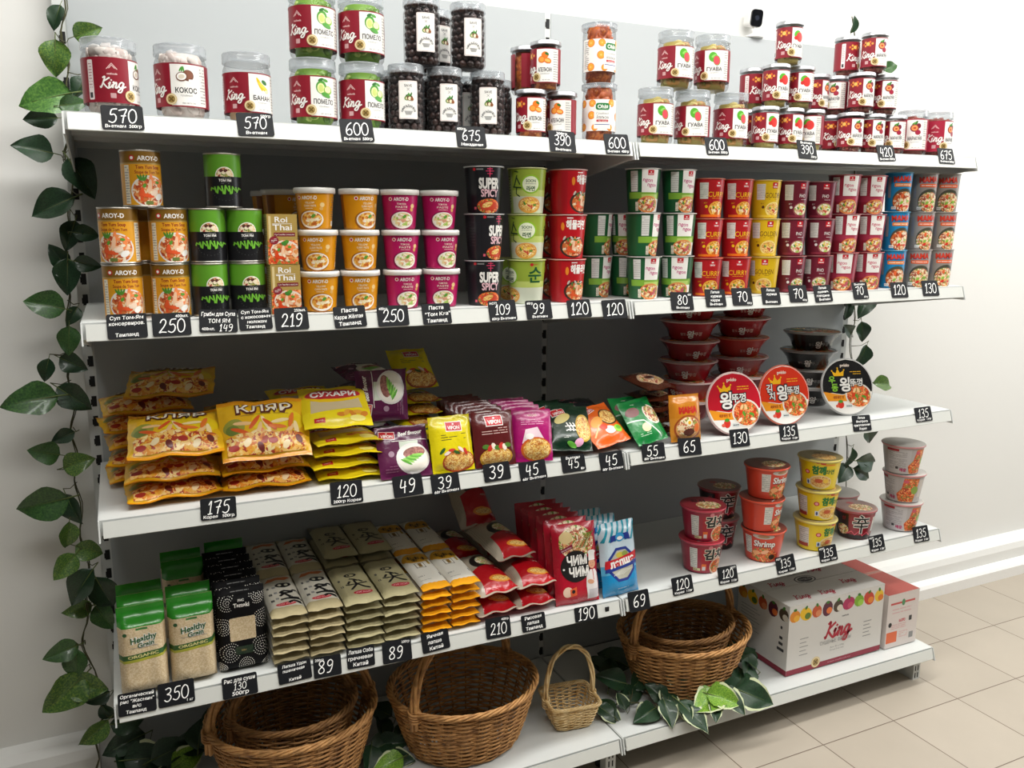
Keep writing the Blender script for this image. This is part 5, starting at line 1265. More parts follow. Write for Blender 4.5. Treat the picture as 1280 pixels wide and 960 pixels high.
# ============================================================ FOURTH TIER
def Z4(x): return sz(3, x)+.0012
RICE = mottled('rice_through_film', ['cfb993', 'd8c3a0', 'c9b28b', 'dccaa8'], 420, .4)
GF = film('2a8a22'); GF2 = film('1d5c22')
def rice_art():
    a = Art(); w_ = .096; a.rect(-w_/2, .0, w_/2, .148, RICE); a.rect(-w_/2, .148, w_/2, .2, GF); a.poly([(-w_/2, .072), (w_/2, .080), (w_/2, .092), (-w_/2, .084)], M('a8a83a', .4)); a.poly([(-w_/2, .078), (w_/2, .086), (w_/2, .097), (-w_/2, .089)], M('2f5a2a', .4))
    a.text('ORGANIC', 0, .0875, .006, M('d8cf8a', .4), width=.062, bold=.03, rot=.07); dg = M('2a5a34', .35)
    for dx, m, b in ((.0006, WH, .09), (0, dg, .03)):
        a.text('Healthy', .002+dx, .124, .0125, m, width=.054, bold=b, shear=.12, rot=.14); a.text('Grain', .006+dx, .111, .010, m, width=.034, bold=b, shear=.12, rot=.14)
    lines(a, -.025, .03, .104, .107, 1, MGR); a.ell(-.034, .135, .004, .004, dg); a.text('1kg', -.02, .016, .006, M('6a5a40', .4)); a.rect(-.012, .142, .012, .146, M('3a7a3a', .4)); return a
P_rc = bag('x', 'rice_bag', .094, .188, .029, .025, rice_art(), RICE, 'bag', .002, .026, 9, 14, .0012, 21, back=RICE, nu=12, nv=20)
n = 'vacuum packed rice bag with green top, '; g = 'green topped rice bags'
for k, (x, y) in enumerate(((.066, -.425), (.067, -.362), (.066, -.300))): lay(P_rc, x, y, Z4(x), 84, 0, n+('front of the left row', 'second in the left row', 'third in the left row')[k], g)
for k, (x, y) in enumerate(((.166, -.418), (.167, -.352), (.166, -.200), (.166, -.135))): lay(P_rc, x, y, Z4(x)+(.0, .0, .03, .03)[k]*0, 84, 0, n+('front of the second row', 'second in the second row, flap raised', 'deeper in the second row', 'deepest in the second row')[k], g)
a = Art(); w_ = .106; TB = M('0c0c0e', .6, spec=.15); a.rect(-w_/2, 0, w_/2, .2, TB); gd = M('f2efe6', .5)
for q, (u, v, s) in enumerate([(-.03, .158, .019), (.036, .165, .017), (-.043, .105, .018), (.044, .112, .019), (-.03, .045, .021), (.04, .05, .021), (.004, .012, .017), (-.05, .01, .012), (.05, .005, .012), (.0, .185, .012), (-.052, .19, .012), (.05, .195, .01)]):
    for rr_, nn in ((1, 26), (.72, 20), (.45, 13), (.2, 6)):
        a._a([[(u+s*rr_*math.cos(2*PI*k/nn)+.0012*math.cos(t), v+s*rr_*math.sin(2*PI*k/nn)+.0012*math.sin(t)) for t in (0, 1.57, 3.14, 4.71)] for k in range(nn)], gd)
a.ell(0, .150, .026, .021, TB, n=20); a.text('РИС', 0, .160, .005, WH, bold=.03); a.text('Tamaki', 0, .150, .0095, WH, width=.036, bold=.03); a.rect(-w_/2, .171, w_/2, .2, TB); lines(a, -.02, .02, .174, .180, 1, MGR)
a.rrect(-.029, .070, .029, .122, .003, RICE); a.rrect(-.019, .038, .021, .056, .002, film('17301f')); a.text('500 г', .0, .047, .004, GOLD)
P_tk = bag('x', 'rice_packet', .106, .185, .020, .018, a, TB, 'packet', .002, .010, 12, 16, .0007, 23, back=TB, nu=12, nv=18)
for k in range(6): lay(P_tk, .272-.001*k, -.415+.048*k, Z4(.27), 83, 0, 'black patterned rice packet, '+('front one with window', 'second from front', 'third from front', 'fourth from front', 'fifth from front', 'sixth, deepest')[k], 'black rice packets')
lay(P_rc, .272, -.108, Z4(.27), 85, 0, 'rice bag with dark green flap at the back behind the black packets', g)
# flat noodle bricks
def brush(a, u, v, s, seed, m=BK):
    """three brush-written characters one under another"""
    r2 = random.Random(seed)
    for q in range(3):
        cv = v-q*s*1.15
        if q == 0: a.ell(u, cv, s*.55, s*.36, m, n=14); a.ell(u-s*.22, cv, s*.13, s*.17, M('c8c2ac', .4), n=8); a.ell(u+s*.22, cv, s*.13, s*.17, M('c8c2ac', .4), n=8)
        else:
            for k in range(4):
                x, y = u+r2.uniform(-.45, .2)*s, cv+r2.uniform(-.4, .3)*s
                a.stroke(catmull([(x, y), (x+s*.3, y+r2.uniform(-.2, .3)*s), (x+s*r2.uniform(.5, .8), y+r2.uniform(-.4, .2)*s)], 3), s*.21, m)
def brick_art(kind):
    a = Art()
    if kind == 'udon':
        a.rect(-.045, .0, .045, .23, film('d2cdbd', .3)); a.rect(-.045, .0, .045, .03, film('b3a680', .35)); a.ell(.0, .042, .024, .008, M('c8303c', .35)); a.text('ХИГАСИ', 0, .042, .006, M('f0d0d0', .35), width=.036)
        brush(a, .010, .142, .036, 3); lines(a, -.03, -.022, .05, .15, 3, DGR); lines(a, -.018, -.010, .06, .15, 3, MGR); a.poly([(-.03, .165), (-.02, .185), (.02, .19), (.035, .18), (.02, .17), (.0, .175)], M('c8703a', .4)); a.rect(-.045, .2, .045, .23, film('b3a680', .35))
    elif kind == 'soba':
        a.rect(-.045, .0, .045, .23, film('aaa27c', .35)); a.ell(.008, .038, .024, .009, M('b8243a', .35)); a.text('ХИГАСИ', .008, .038, .006, M('f0d0d0', .35), width=.036)
        a.ell(.0, .135, .016, .010, BK, n=14); a.ell(.0, .135, .010, .006, M('aaa27c', .4), n=10); a.ell(-.004, .135, .003, .004, BK, n=8); a.stroke([(-.006, .115), (.004, .110), (.01, .102)], .0062, BK)
        a.stroke([(-.022, .085), (.0, .082), (.030, .088)], .0055, BK); a.stroke([(.002, .104), (.004, .080), (-.014, .058)], .0062, BK); a.stroke([(.006, .080), (.022, .062), (.030, .056)], .0062, BK); a.stroke([(-.010, .100), (-.016, .090)], .0062, BK); a.stroke([(.014, .102), (.020, .094)], .0062, BK)
        lines(a, -.036, -.030, .06, .13, 2, DGR); a.rect(-.045, .19, .045, .23, film('6e6850', .35))
    else:
        a.rect(-.045, 0, .045, .23, M('e6e2d6', .35)); a.ell(.0, .168, .036, .030, M('e0a82c', .35)); a.rect(-.045, .0, .045, .022, film('e8a01c'))
        for q, (x, y) in enumerate([(-.018, .172), (.002, .168), (.02, .16), (-.008, .155)]):
            a.stroke([(x-.007, y+.003), (x+.008, y+.004)], .0028, BK); a.stroke([(x, y+.009), (x-.001, y-.008)], .0028, BK); a.stroke([(x-.006, y-.006), (x+.007, y-.004)], .0025, BK); a.stroke([(x-.004, y+.001), (x+.006, y-.009)], .002, BK)
        a.rect(-.016, .105, .010, .135, M('3a2a14', .4)); a.rect(-.0145, .1065, .0085, .1335, M('e6e2d6', .4)); a.rect(-.008, .109, .002, .131, M('8a6a2c', .4)); a.rect(.02, .12, .026, .145, M('b8983a', .4)); a.text('200 г', -.02, .06, .006, DGR); a.stroke([(.028, .05), (.028, .066)], .002, DGR); lines(a, -.03, .0, .035, .04, 1, MGR)
    return a
UD, SO, EG = film('b3a680', .32), film('a39b76', .32), film('e6a428', .3)
def pk(kind, base, ab, w_): return [bag('x', 'noodle_pack', w_, .222, .0108, .0085, brick_art(kind), base, 'packet', .010, .010, 7, 9, .0016, sd, back=base, nu=12, nv=18) for sd in ab]
U_, S_, E_ = pk('udon', UD, (31, 32), .080), pk('soba', SO, (33, 34), .088), pk('egg', EG, (35, 36), .074)
NUM = ('bottom', 'second', 'third', 'fourth', 'fifth', 'sixth', 'seventh', 'eighth')
def heap(Ps, x, y, n_, dz, base, group, yaw=0, ytop=0, x1=None):
    for k in range(n_):
        P = Ps[(k+(0 if x < .5 else 1)) % len(Ps)]; top = k == n_-1
        lay(P, x+rnd.uniform(-.002, .002)+(x1 or 0)*k/n_, y+rnd.uniform(-.005, .002), Z4(x)+.0115+dz*k, 0 if not top else 1.5, yaw+rnd.uniform(-2, 2)*(0 if top else 1), f'{base}, {NUM[k] if not top else "topmost"} layer', group)
heap(U_, .372, -.4515, 6, .0215, 'silvery udon noodle pack in the left front stack', 'silvery udon noodle packs')
heap(U_, .455, -.4515, 6, .0215, 'silvery udon noodle pack in the right front stack', 'silvery udon noodle packs')
heap(U_, .372, -.2295, 6, .0225, 'udon noodle pack in the left back stack', 'silvery udon noodle packs')
heap(U_, .458, -.2295, 6, .0225, 'udon noodle pack in the right back stack', 'silvery udon noodle packs')
heap(S_, .545, -.4515, 6, .0215, 'olive grey soba noodle pack in the left front stack', 'olive grey soba noodle packs')
heap(S_, .638, -.4515, 6, .0215, 'olive grey soba noodle pack in the right front stack', 'olive grey soba noodle packs')
heap(S_, .548, -.2295, 7, .0225, 'soba noodle pack in the left back stack', 'olive grey soba noodle packs')
heap(S_, .640, -.2295, 7, .0225, 'soba noodle pack in the right back stack', 'olive grey soba noodle packs')
heap(E_, .725, -.4515, 6, .0215, 'white and orange noodle pack in the left front stack', 'white and orange noodle packs')
heap(E_, .804, -.4515, 6, .0215, 'white and orange noodle pack in the right front stack', 'white and orange noodle packs')
heap(E_, .728, -.2295, 6, .0225, 'white and orange noodle pack in the left back stack', 'white and orange noodle packs')
heap(E_, .806, -.2295, 6, .0225, 'white and orange noodle pack in the right back stack', 'white and orange noodle packs')
# plump red noodle bags
a = Art(); w_ = .118; NB = film('b3a896', .2); RB = film('b8141f', .2); a.rect(-w_/2, 0, w_/2, .235, NB)
for q in range(14): a.stroke([(-w_/2+.003+q*.0028, .03), (-w_/2+.006+q*.0028, .2)], .0008, M('b5ab96', .3)) if q < 5 else None
a.ell(.014, .128, .038, .040, M('1b1614', .35), n=26); a.ell(.022, .135, .028, .024, F_CRM, n=20); a.poly([(-.036, .018), (w_/2, .018), (w_/2, .098), (.03, .104), (-.01, .094), (-.034, .085)], RB); a.poly([(-.036, .008), (w_/2, .008), (w_/2, .10), (.03, .112), (-.01, .104), (-.036, .092)], RB)
a.ell(.018, .036, .032, .012, M('e8902c', .3)); a.ell(.02, .036, .026, .008, F_NOO); a.rect(-.034, .188, w_/2, .222, RB); a.text('Рисовая лапша', .012, .204, .007, CR, width=.06); a.text('400 г', .036, .088, .006, CR); 
P_rd = bag('x', 'noodle_bag', w_-.006, .222, .030, .020, a, NB, 'bag', .012, .012, 2.6, 4.5, .0035, 41, back=RB, nu=14, nv=20)
g = 'plump red noodle bags'; n = 'plump red and clear noodle bag, '
for k, (x, y, dz, ti, ya, t) in enumerate(((.893, -.447, .022, 0, 2, 'bottom left'), (1.001, -.447, .022, 0, -1, 'bottom right'), (.896, -.450, .076, 2, 3, 'left of the second layer, shiny red front'), (1.002, -.448, .076, 2, -2, 'right of the second layer, glossy highlight'), (.975, -.385, .134, 3, 3, 'single one on top of the pair'), (.893, -.226, .022, 0, 0, 'back row bottom left'), (1.001, -.226, .022, 0, 0, 'back row bottom right'), (.955, -.215, .078, 0, 0, 'back row second layer'), (.955, -.175, .150, 40, 2, 'propped up against the back panel'))):
    lay(P_rd, x, y, Z4(x)+dz, ti, ya, n+t, g) if k != 7 else [lay(P_rd, .895, -.226, Z4(.9)+.076, 0, 1, n+'back row second layer left', g), lay(P_rd, 1.001, -.226, Z4(1.)+.076, 0, -1, n+'back row second layer right', g)]
# upright red packet with chef and black disc
a = Art(); w_ = .128; CB = film('b3142c', .25); a.rect(-w_/2, 0, w_/2, .215, CB); a.ell(.0, .165, .052, .044, F_BEF, n=28); a.ell(-.03, .18, .02, .016, M('e0c890', .3)); a.rect(-w_/2, .0, -.052, .215, CB); a.rect(.054, 0, w_/2, .215, CB)
for q in range(6): a.stroke([(.008+q*.003, .150), (.030+q*.005, .182+q*.002)], .0014, (M('4f8a2c', .35), M('2f5a1c', .35))[q % 2])
for q in range(7): a.stroke([(-.03+q*.011, .15), (-.01+q*.009, .17)], .002, (M('d86a4a', .35), M('f0dcb0', .35))[q % 2])
a.poly([(-.05, .140), (-.012, .150), (-.012, .162), (-.05, .150)], M('8a1a3a', .35)); a.text('рисовая лапша', -.031, .150, .004, WH, width=.03, rot=.26)
a.ell(-.006, .102, .044, .042, M('1b1a1b', .35), n=30); a.text('ЧИМ', -.002, .118, .024, WH, width=.062, bold=.04); a.text('ЧИМ', .002, .087, .024, WH, width=.060, bold=.04); a.ell(-.042, .097, .0028, .0028, WH); lines(a, -.018, .022, .076, .079, 1, MGR)
a.poly([(.026, .010), (.060, .012), (.058, .075), (.050, .088), (.036, .088), (.024, .072), (.023, .045)], M('e4dedc', .35)); a.ell(.043, .103, .010, .013, M('d8a080', .4), n=16); a.rect(.034, .112, .052, .134, M('efece8', .35)); a.ell(.043, .134, .011, .006, M('efece8', .35)); a.ell(.04, .104, .001, .001, DGR, n=6); a.ell(.046, .104, .001, .001, DGR, n=6); a.stroke([(.040, .098), (.046, .098)], .001, M('8a3a30', .4))
a.stroke([(.043, .088), (.045, .06)], .0018, RED); a.ell(.036, .056, .010, .006, M('d8a080', .4), rot=-.3); a.rect(.03, .012, .056, .036, M('c8c4c8', .4))
a.ell(-.034, .036, .014, .014, M('e8c8b0', .35)); a.poly([(-.028, .042), (-.008, .048), (-.008, .026), (-.026, .022)], M('d85a30', .35)); a.ell(-.018, .036, .005, .005, BK); lines(a, -.02, .02, .012, .018, 2, M('e88a9a', .35))
P_cc = bag('x', 'noodle_packet', w_, .215, .016, .012, a, CB, 'packet', .004, .006, 7, 9, .002, 43, back=CB, nu=12, nv=18)
for k in range(6): lay(P_cc, 1.128-.002*k, -.440+.040*k, Z4(1.1), 79, -3, 'tall crimson noodle packet, '+('front one with white chef and black disc', 'second from front', 'third from front', 'fourth from front', 'fifth from front', 'deepest at the back')[k], 'tall crimson noodle packets')
a = Art(); w_ = .118; SB = film('1f8cc4', .2); a.rect(-w_/2, 0, w_/2, .2, SB); a.poly([(-w_/2, .06), (w_/2, .075), (w_/2, .2), (-w_/2, .2)], film('c8dbe6', .2))
for q in range(9): a.poly([(-.075+q*.018, .15), (-.068+q*.018, .15), (-.044+q*.018, .2), (-.051+q*.018, .2)], film('2f9ab0', .2))
a.poly([(-w_/2, .06), (w_/2, .075), (w_/2, .09), (-w_/2, .085)], film('5ab0d8', .2))
a.poly([(-.030, .166), (.030, .170), (.034, .150), (.014, .153), (-.014, .153), (-.034, .148)], NAVY); a.ell(.0, .160, .015, .012, film('3a9ad0')); a.ell(.0, .157, .010, .005, WH)
oc = [(.046*math.cos(R(22.5+45*k)), .086+.050*math.sin(R(22.5+45*k))) for k in range(8)]; a.poly(oc, NAVY); a.poly([(x*.84, .086+(y-.086)*.84) for x, y in oc], M('b8b8a8', .3)); a.ell(-.005, .112, .014, .008, M('c8b84a', .35)); a.ell(.012, .114, .010, .007, M('8a9a4a', .35))
for q in range(6): a.stroke([(-.03+q*.006, .058), (.0+q*.006, .072)], .0016, M('d8d8cc', .3))
a.poly([(-.052, .068), (.052, .082), (.054, .094), (.0, .082), (-.05, .08)], NAVY); a.poly([(-.052, .078), (.0, .084), (.052, .096), (.050, .118), (.0, .106), (-.05, .1)], RED); a.text('лапша', .0, .0945, .020, WH, width=.080, bold=.05, rot=.15); lines(a, -.02, .02, .02, .023, 1, WH)
P_lp = bag('x', 'noodle_packet', w_, .2, .018, .013, a, SB, 'packet', .004, .006, 5, 8, .0028, 47, back=SB, nu=12, nv=18)
lay(P_lp, 1.264, -.440, Z4(1.26), 79, 4, 'blue and white noodle packet with red ribbon lettering, front one', 'blue noodle packets')
lay(P_lp, 1.245, -.385, Z4(1.24), 72, -2, 'blue and white noodle packet behind the front one', 'blue noodle packets')
lay(P_lp, 1.235, -.33, Z4(1.24), 68, -4, 'blue and white noodle packet deepest in the row', 'blue noodle packets')

# wide noodle buckets on the right
def wide(body, art, lid_c, rim, lid_art_=None):
    c = tag(empty('noodle_tub'), 'x', 'cup'); mb = MB(); h = .0975; rb, rt = .0485, .0630; rf = lambda v: rb+(rt-rb)*v/h
    B = M(body, .3, coat=.25)
    mb.lathe([(rb-.004, .0004), (rb, .001), (rf(h-.007), h-.007)], B, 44, cap1=False); a = Art(); a.rect(-.2, .002, .2, h-.008, B); a.put(art)
    mb.build('cup_body', c)
    mb = MB(); wrap_cyl(mb, a, rf, 44, lift=.0005, r0=rf(h/2)); mb.build('printed_wrap', c)
    mb = MB(); RM = M(rim, .3, coat=.3)
    mb.lathe([(rf(h-.007), h-.009), (rt+.0035, h-.006), (rt+.004, h-.003), (rt+.003, h-.001)], RM, 44, cap0=False, cap1=False); LM = lid_c if not isinstance(lid_c, str) else M(lid_c, .3, metal=.2)
    mb.lathe([(rt+.003, h-.001), (rt-.001, h-.0006), (.0005, h-.0006)], LM, 44, cap0=False, cap1=False)
    if lid_art_ is not None: wrap_grid(mb, lid_art_, lambda s, t: (-.1+.2*s, -.1+.2*t, h-.0005), -.1, .1, -.1, .1, 4, 4, smooth=False)
    mb.build('foil_lid', c); return c
def lidpic(base, pic, word, wc):
    a = Art(); a.ell(0, 0, .0615, .0615, M(base, .3), n=40); a.ell(.012, -.014, .036, .032, pic, n=24); a.text(word, -.012, .024, .018, wc, bold=.04); lines(a, -.04, .02, -.05, -.04, 1, MGR); return a
a = Art(); panelbox(a, -.034, .048, .022, .062, 10); a.rect(-.012, .010, .070, .075, M('a8182c', .3)); a.text('김치', .026, .060, .025, CR, bold=.10); a.text('김치', .026, .060, .025, BK, bold=.05); a.text('김치', .026, .062, .019, WH, bold=-.01) if 0 else None; a.ell(.012, .083, .006, .006, M('d8808a', .35)); a.ell(.040, .022, .026, .026, M('e8c8b0', .3), n=20); a.ell(.041, .022, .023, .022, F_RED, n=18)
a.rect(-.010, .010, .004, .030, M('e8702c', .3)); a.rect(-.008, .010, .002, .022, M('d8d0d0', .4)); a.rect(-.036, .008, -.014, .016, M('d8cf9a', .4)); lines(a, -.035, -.015, .009, .015, 1, BK)
P_km = wide('9c1a36', a, '8a2a34', 'c8485a', lidpic('8f2630', F_BEF, '김치', BK))
a = Art(); panelbox(a, -.046, .052, .024, .056, 9); a.ell(.004, .024, .040, .024, F_RED, n=24); a.ell(.0, .084, .030, .008, M('cfc8c0', .3)); a.ell(.0, .084, .016, .005, M('b8906a', .3)); a.text('Shrimp', .004, .060, .019, M('8a1a1a', .35), width=.062, bold=.08, shear=.1); a.text('Shrimp', .003, .061, .0185, WH, width=.061, bold=.03, shear=.1); a.ell(.028, .018, .010, .009, M('3a2a1a', .4)); a.ell(-.02, .03, .012, .007, M('f0a870', .3)); a.ell(.006, .034, .012, .006, M('f4b890', .3), rot=.4)
P_sh = wide('d8442c', a, '7a3a2c', 'e85a40', lidpic('6a3428', F_BEF, 'S', M('8a5a4a', .4)))
a = Art(); a.text('참깨', .004, .064, .020, M('1f7a34', .35), width=.040, bold=.06); a.text('라면', .036, .060, .012, M('1f6a30', .35), bold=.03); a.ell(-.030, .056, .008, .007, RED); a.ell(-.030, .056, .005, .0045, M('e8a0a0', .35)); a.ell(.010, .026, .036, .022, M('e8d8a0', .3), n=24); a.ell(.012, .027, .032, .018, F_NOO, n=22); a.ell(.005, .03, .012, .007, M('c85a2c', .3)); a.ell(.026, .03, .008, .007, M('f2c848', .3)); a.rect(.018, .080, .05, .084, M('e88a2c', .35)); panelbox(a, -.075, .046, .034, .06, 9); a.rect(-.096, .012, -.06, .024, M('a83a2c', .35)); a.text('라면', -.045, .05, .014, M('c87a1c', .4)) if 0 else None
a.rect(-.034, .016, -.022, .032, M('d8e0e8', .4)); a.ell(-.028, .024, .003, .006, M('3a4a7a', .4)); a.ell(.014, .088, .008, .005, M('d8402c', .35)); a.ell(.0, .090, .006, .004, M('c8502c', .35))
P_ye = wide('e8cc18', a, 'b8a868', 'e8dc7a', lidpic('9a8a58', F_NOO, '깨', M('7a6a3a', .4)))
a = Art(); a.rect(-.2, .002, .2, .016, M('241818', .3)); a.rect(-.11, .016, -.03, .085, M('2a1418', .3)); a.ell(-.05, .03, .020, .018, F_BEF); a.stroke([(-.035, .018), (-.02, .028), (-.01, .016), (.004, .03), (.016, .014), (.03, .026), (.045, .014)], .004, M('e05a6a', .35))
for w__, mm in ((.010, WH), (.0055, BK)):
    for st in ([(.004, .083), (.010, .078)], [(-.012, .072), (.030, .072)], [(.002, .070), (-.002, .062)], [(.016, .070), (.020, .062)], [(-.016, .058), (.034, .058)], [(-.012, .046), (.030, .046)], [(.009, .058), (.009, .024)]): a.stroke(st, w__, mm, up=(st[0][0] == .004))
panelbox(a, .06, .05, .022, .05, 8); a.text('신', -.045, .07, .01, RED)
P_si = wide('8f1826', a, 'a08078', 'a85058', lidpic('8a6a64', F_BEF, '辛', M('b83a40', .4)))
P_dk = P_si
a = Art(); a.rect(-.07, .004, .0, .086, M('c3bfc0', .35)); lines(a, -.066, -.012, .016, .078, 13, M('8f8c90', .5)); a.poly([(.0, .004), (.05, .004), (.062, .086), (.016, .086), (.010, .05), (-.006, .03)], F_RED); a.ell(.05, .046, .012, .014, M('8aa84a', .35)); a.ell(.022, .075, .008, .006, M('d85a6a', .35)); a.rect(-.072, .078, -.035, .086, M('a8343c', .4)); a.text('매운', -.02, .016, .009, MAG, bold=.04); a.rect(-.045, .018, -.036, .026, DGR); a.rect(.064, .02, .08, .08, M('d0c8c0', .4))
P_rs = wide('b9b4b4', a, 'b4b0aa', 'c88a8a')
def bl(P, x, y, k, rz, label, group): return put(P, 3, x, y, .0012+.0982*k, rz, label, group)
for k in range(2): bl(P_km, 1.576, -.385, k, 14, f'crimson noodle tub with black Korean lettering, {("lower", "upper")[k]} one', 'crimson noodle tubs')
for k in range(2): bl(P_si, 1.735, -.262, k, 20, f'dark red noodle tub in the shade behind, {("lower", "upper")[k]} one', 'dark red tubs behind')
for k in range(3): bl(P_sh, (1.797, 1.783, 1.795)[k], -.400, k, (2, 70, 48)[k], f'orange red shrimp noodle tub, {("bottom one with white lettering", "middle one turned to its white panel", "top one with dark lid")[k]}', 'orange red shrimp tubs')
for k in range(3): bl(P_ye, (2.003, 2.006, 2.005)[k], -.402, k, (44, 30, -4)[k], f'yellow noodle tub with green lettering, {LV[k]} of its stack', 'yellow noodle tubs')
bl(P_si, 2.193, -.385, 0, 14, 'dark red noodle tub with black character, under grey lid', 'dark red tub')
bl(P_rs, 2.26, -.252, 0, 40, 'grey lidded tub behind the dark red one', 'dark red tub'); bl(P_rs, 2.235, -.245, 1, 40, 'grey lidded tub behind, second layer with dark band', 'dark red tub') if 0 else None
for k in range(3): bl(P_rs, (2.385, 2.388, 2.372)[k], -.400, k, (20, -14, 26)[k], f'grey noodle tub with orange noodle picture, {LV[k]} of the end stack', 'grey noodle tubs at the right end')

# ============================================================ BOTTOM TIER: baskets, cartons, trailing leaves
def wick(name, cols): return mottled(name, cols, 34, .62, 'noise', bump=.4)
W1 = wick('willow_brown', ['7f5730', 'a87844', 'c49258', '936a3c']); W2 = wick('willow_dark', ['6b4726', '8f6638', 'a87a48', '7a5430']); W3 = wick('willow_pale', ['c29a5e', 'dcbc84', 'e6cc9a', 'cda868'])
def basket(label, a, b, a0, b0, H, rows, stakes, rw, mat, mat2, hand=None, sq=2., rot=0., rimr=.0055, inner=None):
    c = tag(empty('wicker_basket'), label, 'basket')
    def rad(t, A, B):
        ct, st = math.cos(t), math.sin(t); k = (abs(ct)**sq+abs(st)**sq)**(-1/sq); return (A*ct*k, B*st*k)
    def at(t, h, off=0.):
        f = h/H; f2 = f**.8; A = a0+(a-a0)*f2+off; B = b0+(b-b0)*f2+off; x, y = rad(t, A, B); return (x, y, .004+h)
    mb = MB()
    for k in range(stakes):
        t = 2*PI*k/stakes; mb.tube([at(t, H*q/6) for q in range(7)], rw*.95, mat2, 5)
    mb.build('stake', c)['kind'] = 'stuff'
    mb = MB(); n = stakes*4
    for i in range(rows):
        h = H*(i+.6)/(rows+.3); r2 = random.Random(i)
        pts = []
        for k in range(n):
            t = 2*PI*k/n; o = math.sin(t*stakes/2+(PI if i % 2 else 0)+PI/4)*rw*1.45; pts.append(at(t, h+.0006*math.sin(t*5+i*2)+r2.uniform(-.0004, .0004), o))
        mb.tube(pts, rw*(1+.12*math.sin(i*2.3)), mat, 5, closed=True)
    mb.build('woven_side', c)
    mb = MB()
    for q in range(int(b0/.009)):
        f = 1-q*.009/b0; n = 40
        mb.tube([(rad(2*PI*k/n, a0*f, b0*f)[0], rad(2*PI*k/n, a0*f, b0*f)[1], .004+.0014*math.sin(k*PI/2+q*PI)) for k in range(n)], .0032, mat2, 5, closed=True)
    for q in range(8):
        t = PI*q/8; x, y = rad(t, a0, b0); mb.tube([(x, y, .0042), (-x, -y, .0042)], .003, mat2, 5)
    mb.build('woven_base', c)
    mb = MB(); n = 120
    for s in range(5):
        ph = 2*PI*s/5
        pts = []
        for k in range(n):
            t = 2*PI*k/n; w_ = t*9+ph; pts.append(at(t, H+.004+rimr*1.1*math.sin(w_), rimr*1.2*math.cos(w_)))
        mb.tube(pts, rimr*.62, mat, 6, closed=True)
    mb.build('braided_rim', c)
    if hand:
        hh, hr, strands, hrot, foot = hand
        mb = MB(); N_ = 40; ch, sh = math.cos(hrot), math.sin(hrot)
        fx, fy = rad(hrot, a, b); L_ = math.hypot(fx, fy)*1.0
        for s in range(strands):
            ph = 2*PI*s/strands; pts = []
            for k in range(N_+1):
                f = k/N_; x = -L_*math.cos(PI*f); z = H-foot+(hh-H+foot)*math.sin(PI*f)**.62 if 0 < f < 1 else H-foot
                tw = f*11+ph; o1, o2 = hr*math.cos(tw), hr*math.sin(tw)
                nx = -math.cos(PI*f)
                xx = x+nx*o1; pts.append(((xx)*ch-o2*sh, (xx)*sh+o2*ch, z+o1*math.sin(PI*f)*.8+.004))
            mb.tube(pts, hr*.72, mat, 6)
        for s_ in (-1, 1):   # binding where the handle meets the rim
            for q in range(4):
                z = H-.012+q*.007; pts = [((s_*L_+(hr*2.1)*math.cos(t))*ch-(hr*2.1)*math.sin(t)*sh, (s_*L_+(hr*2.1)*math.cos(t))*sh+(hr*2.1)*math.sin(t)*ch, z+.004+.004*math.sin(t)) for t in [k*PI/6 for k in range(12)]]
                mb.tube(pts, hr*.42, mat, 5, closed=True)
        mb.build('handle', c)
    c.rotation_euler = (0, 0, rot); return c
b = basket('large brown oval basket at the left, holding another basket inside', .205, .180, .150, .130, .185, 27, 26, .0028, W1, W2, (.335, .0075, 4, R(6), .05)); b.location = (.398, -.272, sz(4, .4)+.002)
b = basket('smaller brown oval basket nested inside the left large basket', .156, .134, .108, .09, .180, 26, 22, .0027, W2, W2, (.285, .0065, 4, R(6), .05)); b.location = (.400, -.262, sz(4, .4)+.018)  # darker willow throughout: shade inside the outer basket put into the colour
b = basket('big open brown oval basket in the middle under the noodle bags', .202, .172, .148, .122, .165, 24, 26, .0028, W1, W2, (.345, .0075, 4, R(28), .04)); b.location = (.852, -.303, sz(4, .85)+.002)
b = basket('small square pale basket with a round arched handle', .072, .064, .050, .044, .068, 14, 20, .0020, W3, W3, (.225, .0048, 3, R(2), .01), 7., R(-8), .0034); b.location = (1.158, -.352, sz(4, 1.15)+.002)
b = basket('large brown oval basket on the right, surrounded by green leaves', .208, .172, .148, .120, .165, 24, 26, .0028, W1, W2, (.345, .0075, 4, R(8), .04)); b.location = (1.592, -.300, sz(4, 1.6)+.002)
b = basket('brown oval basket nested inside the right large basket', .158, .124, .108, .08, .160, 23, 22, .0027, W2, W2, None); b.location = (1.597, -.292, sz(4, 1.6)+.018)  # nested one again in dark willow, its shade painted into the colour

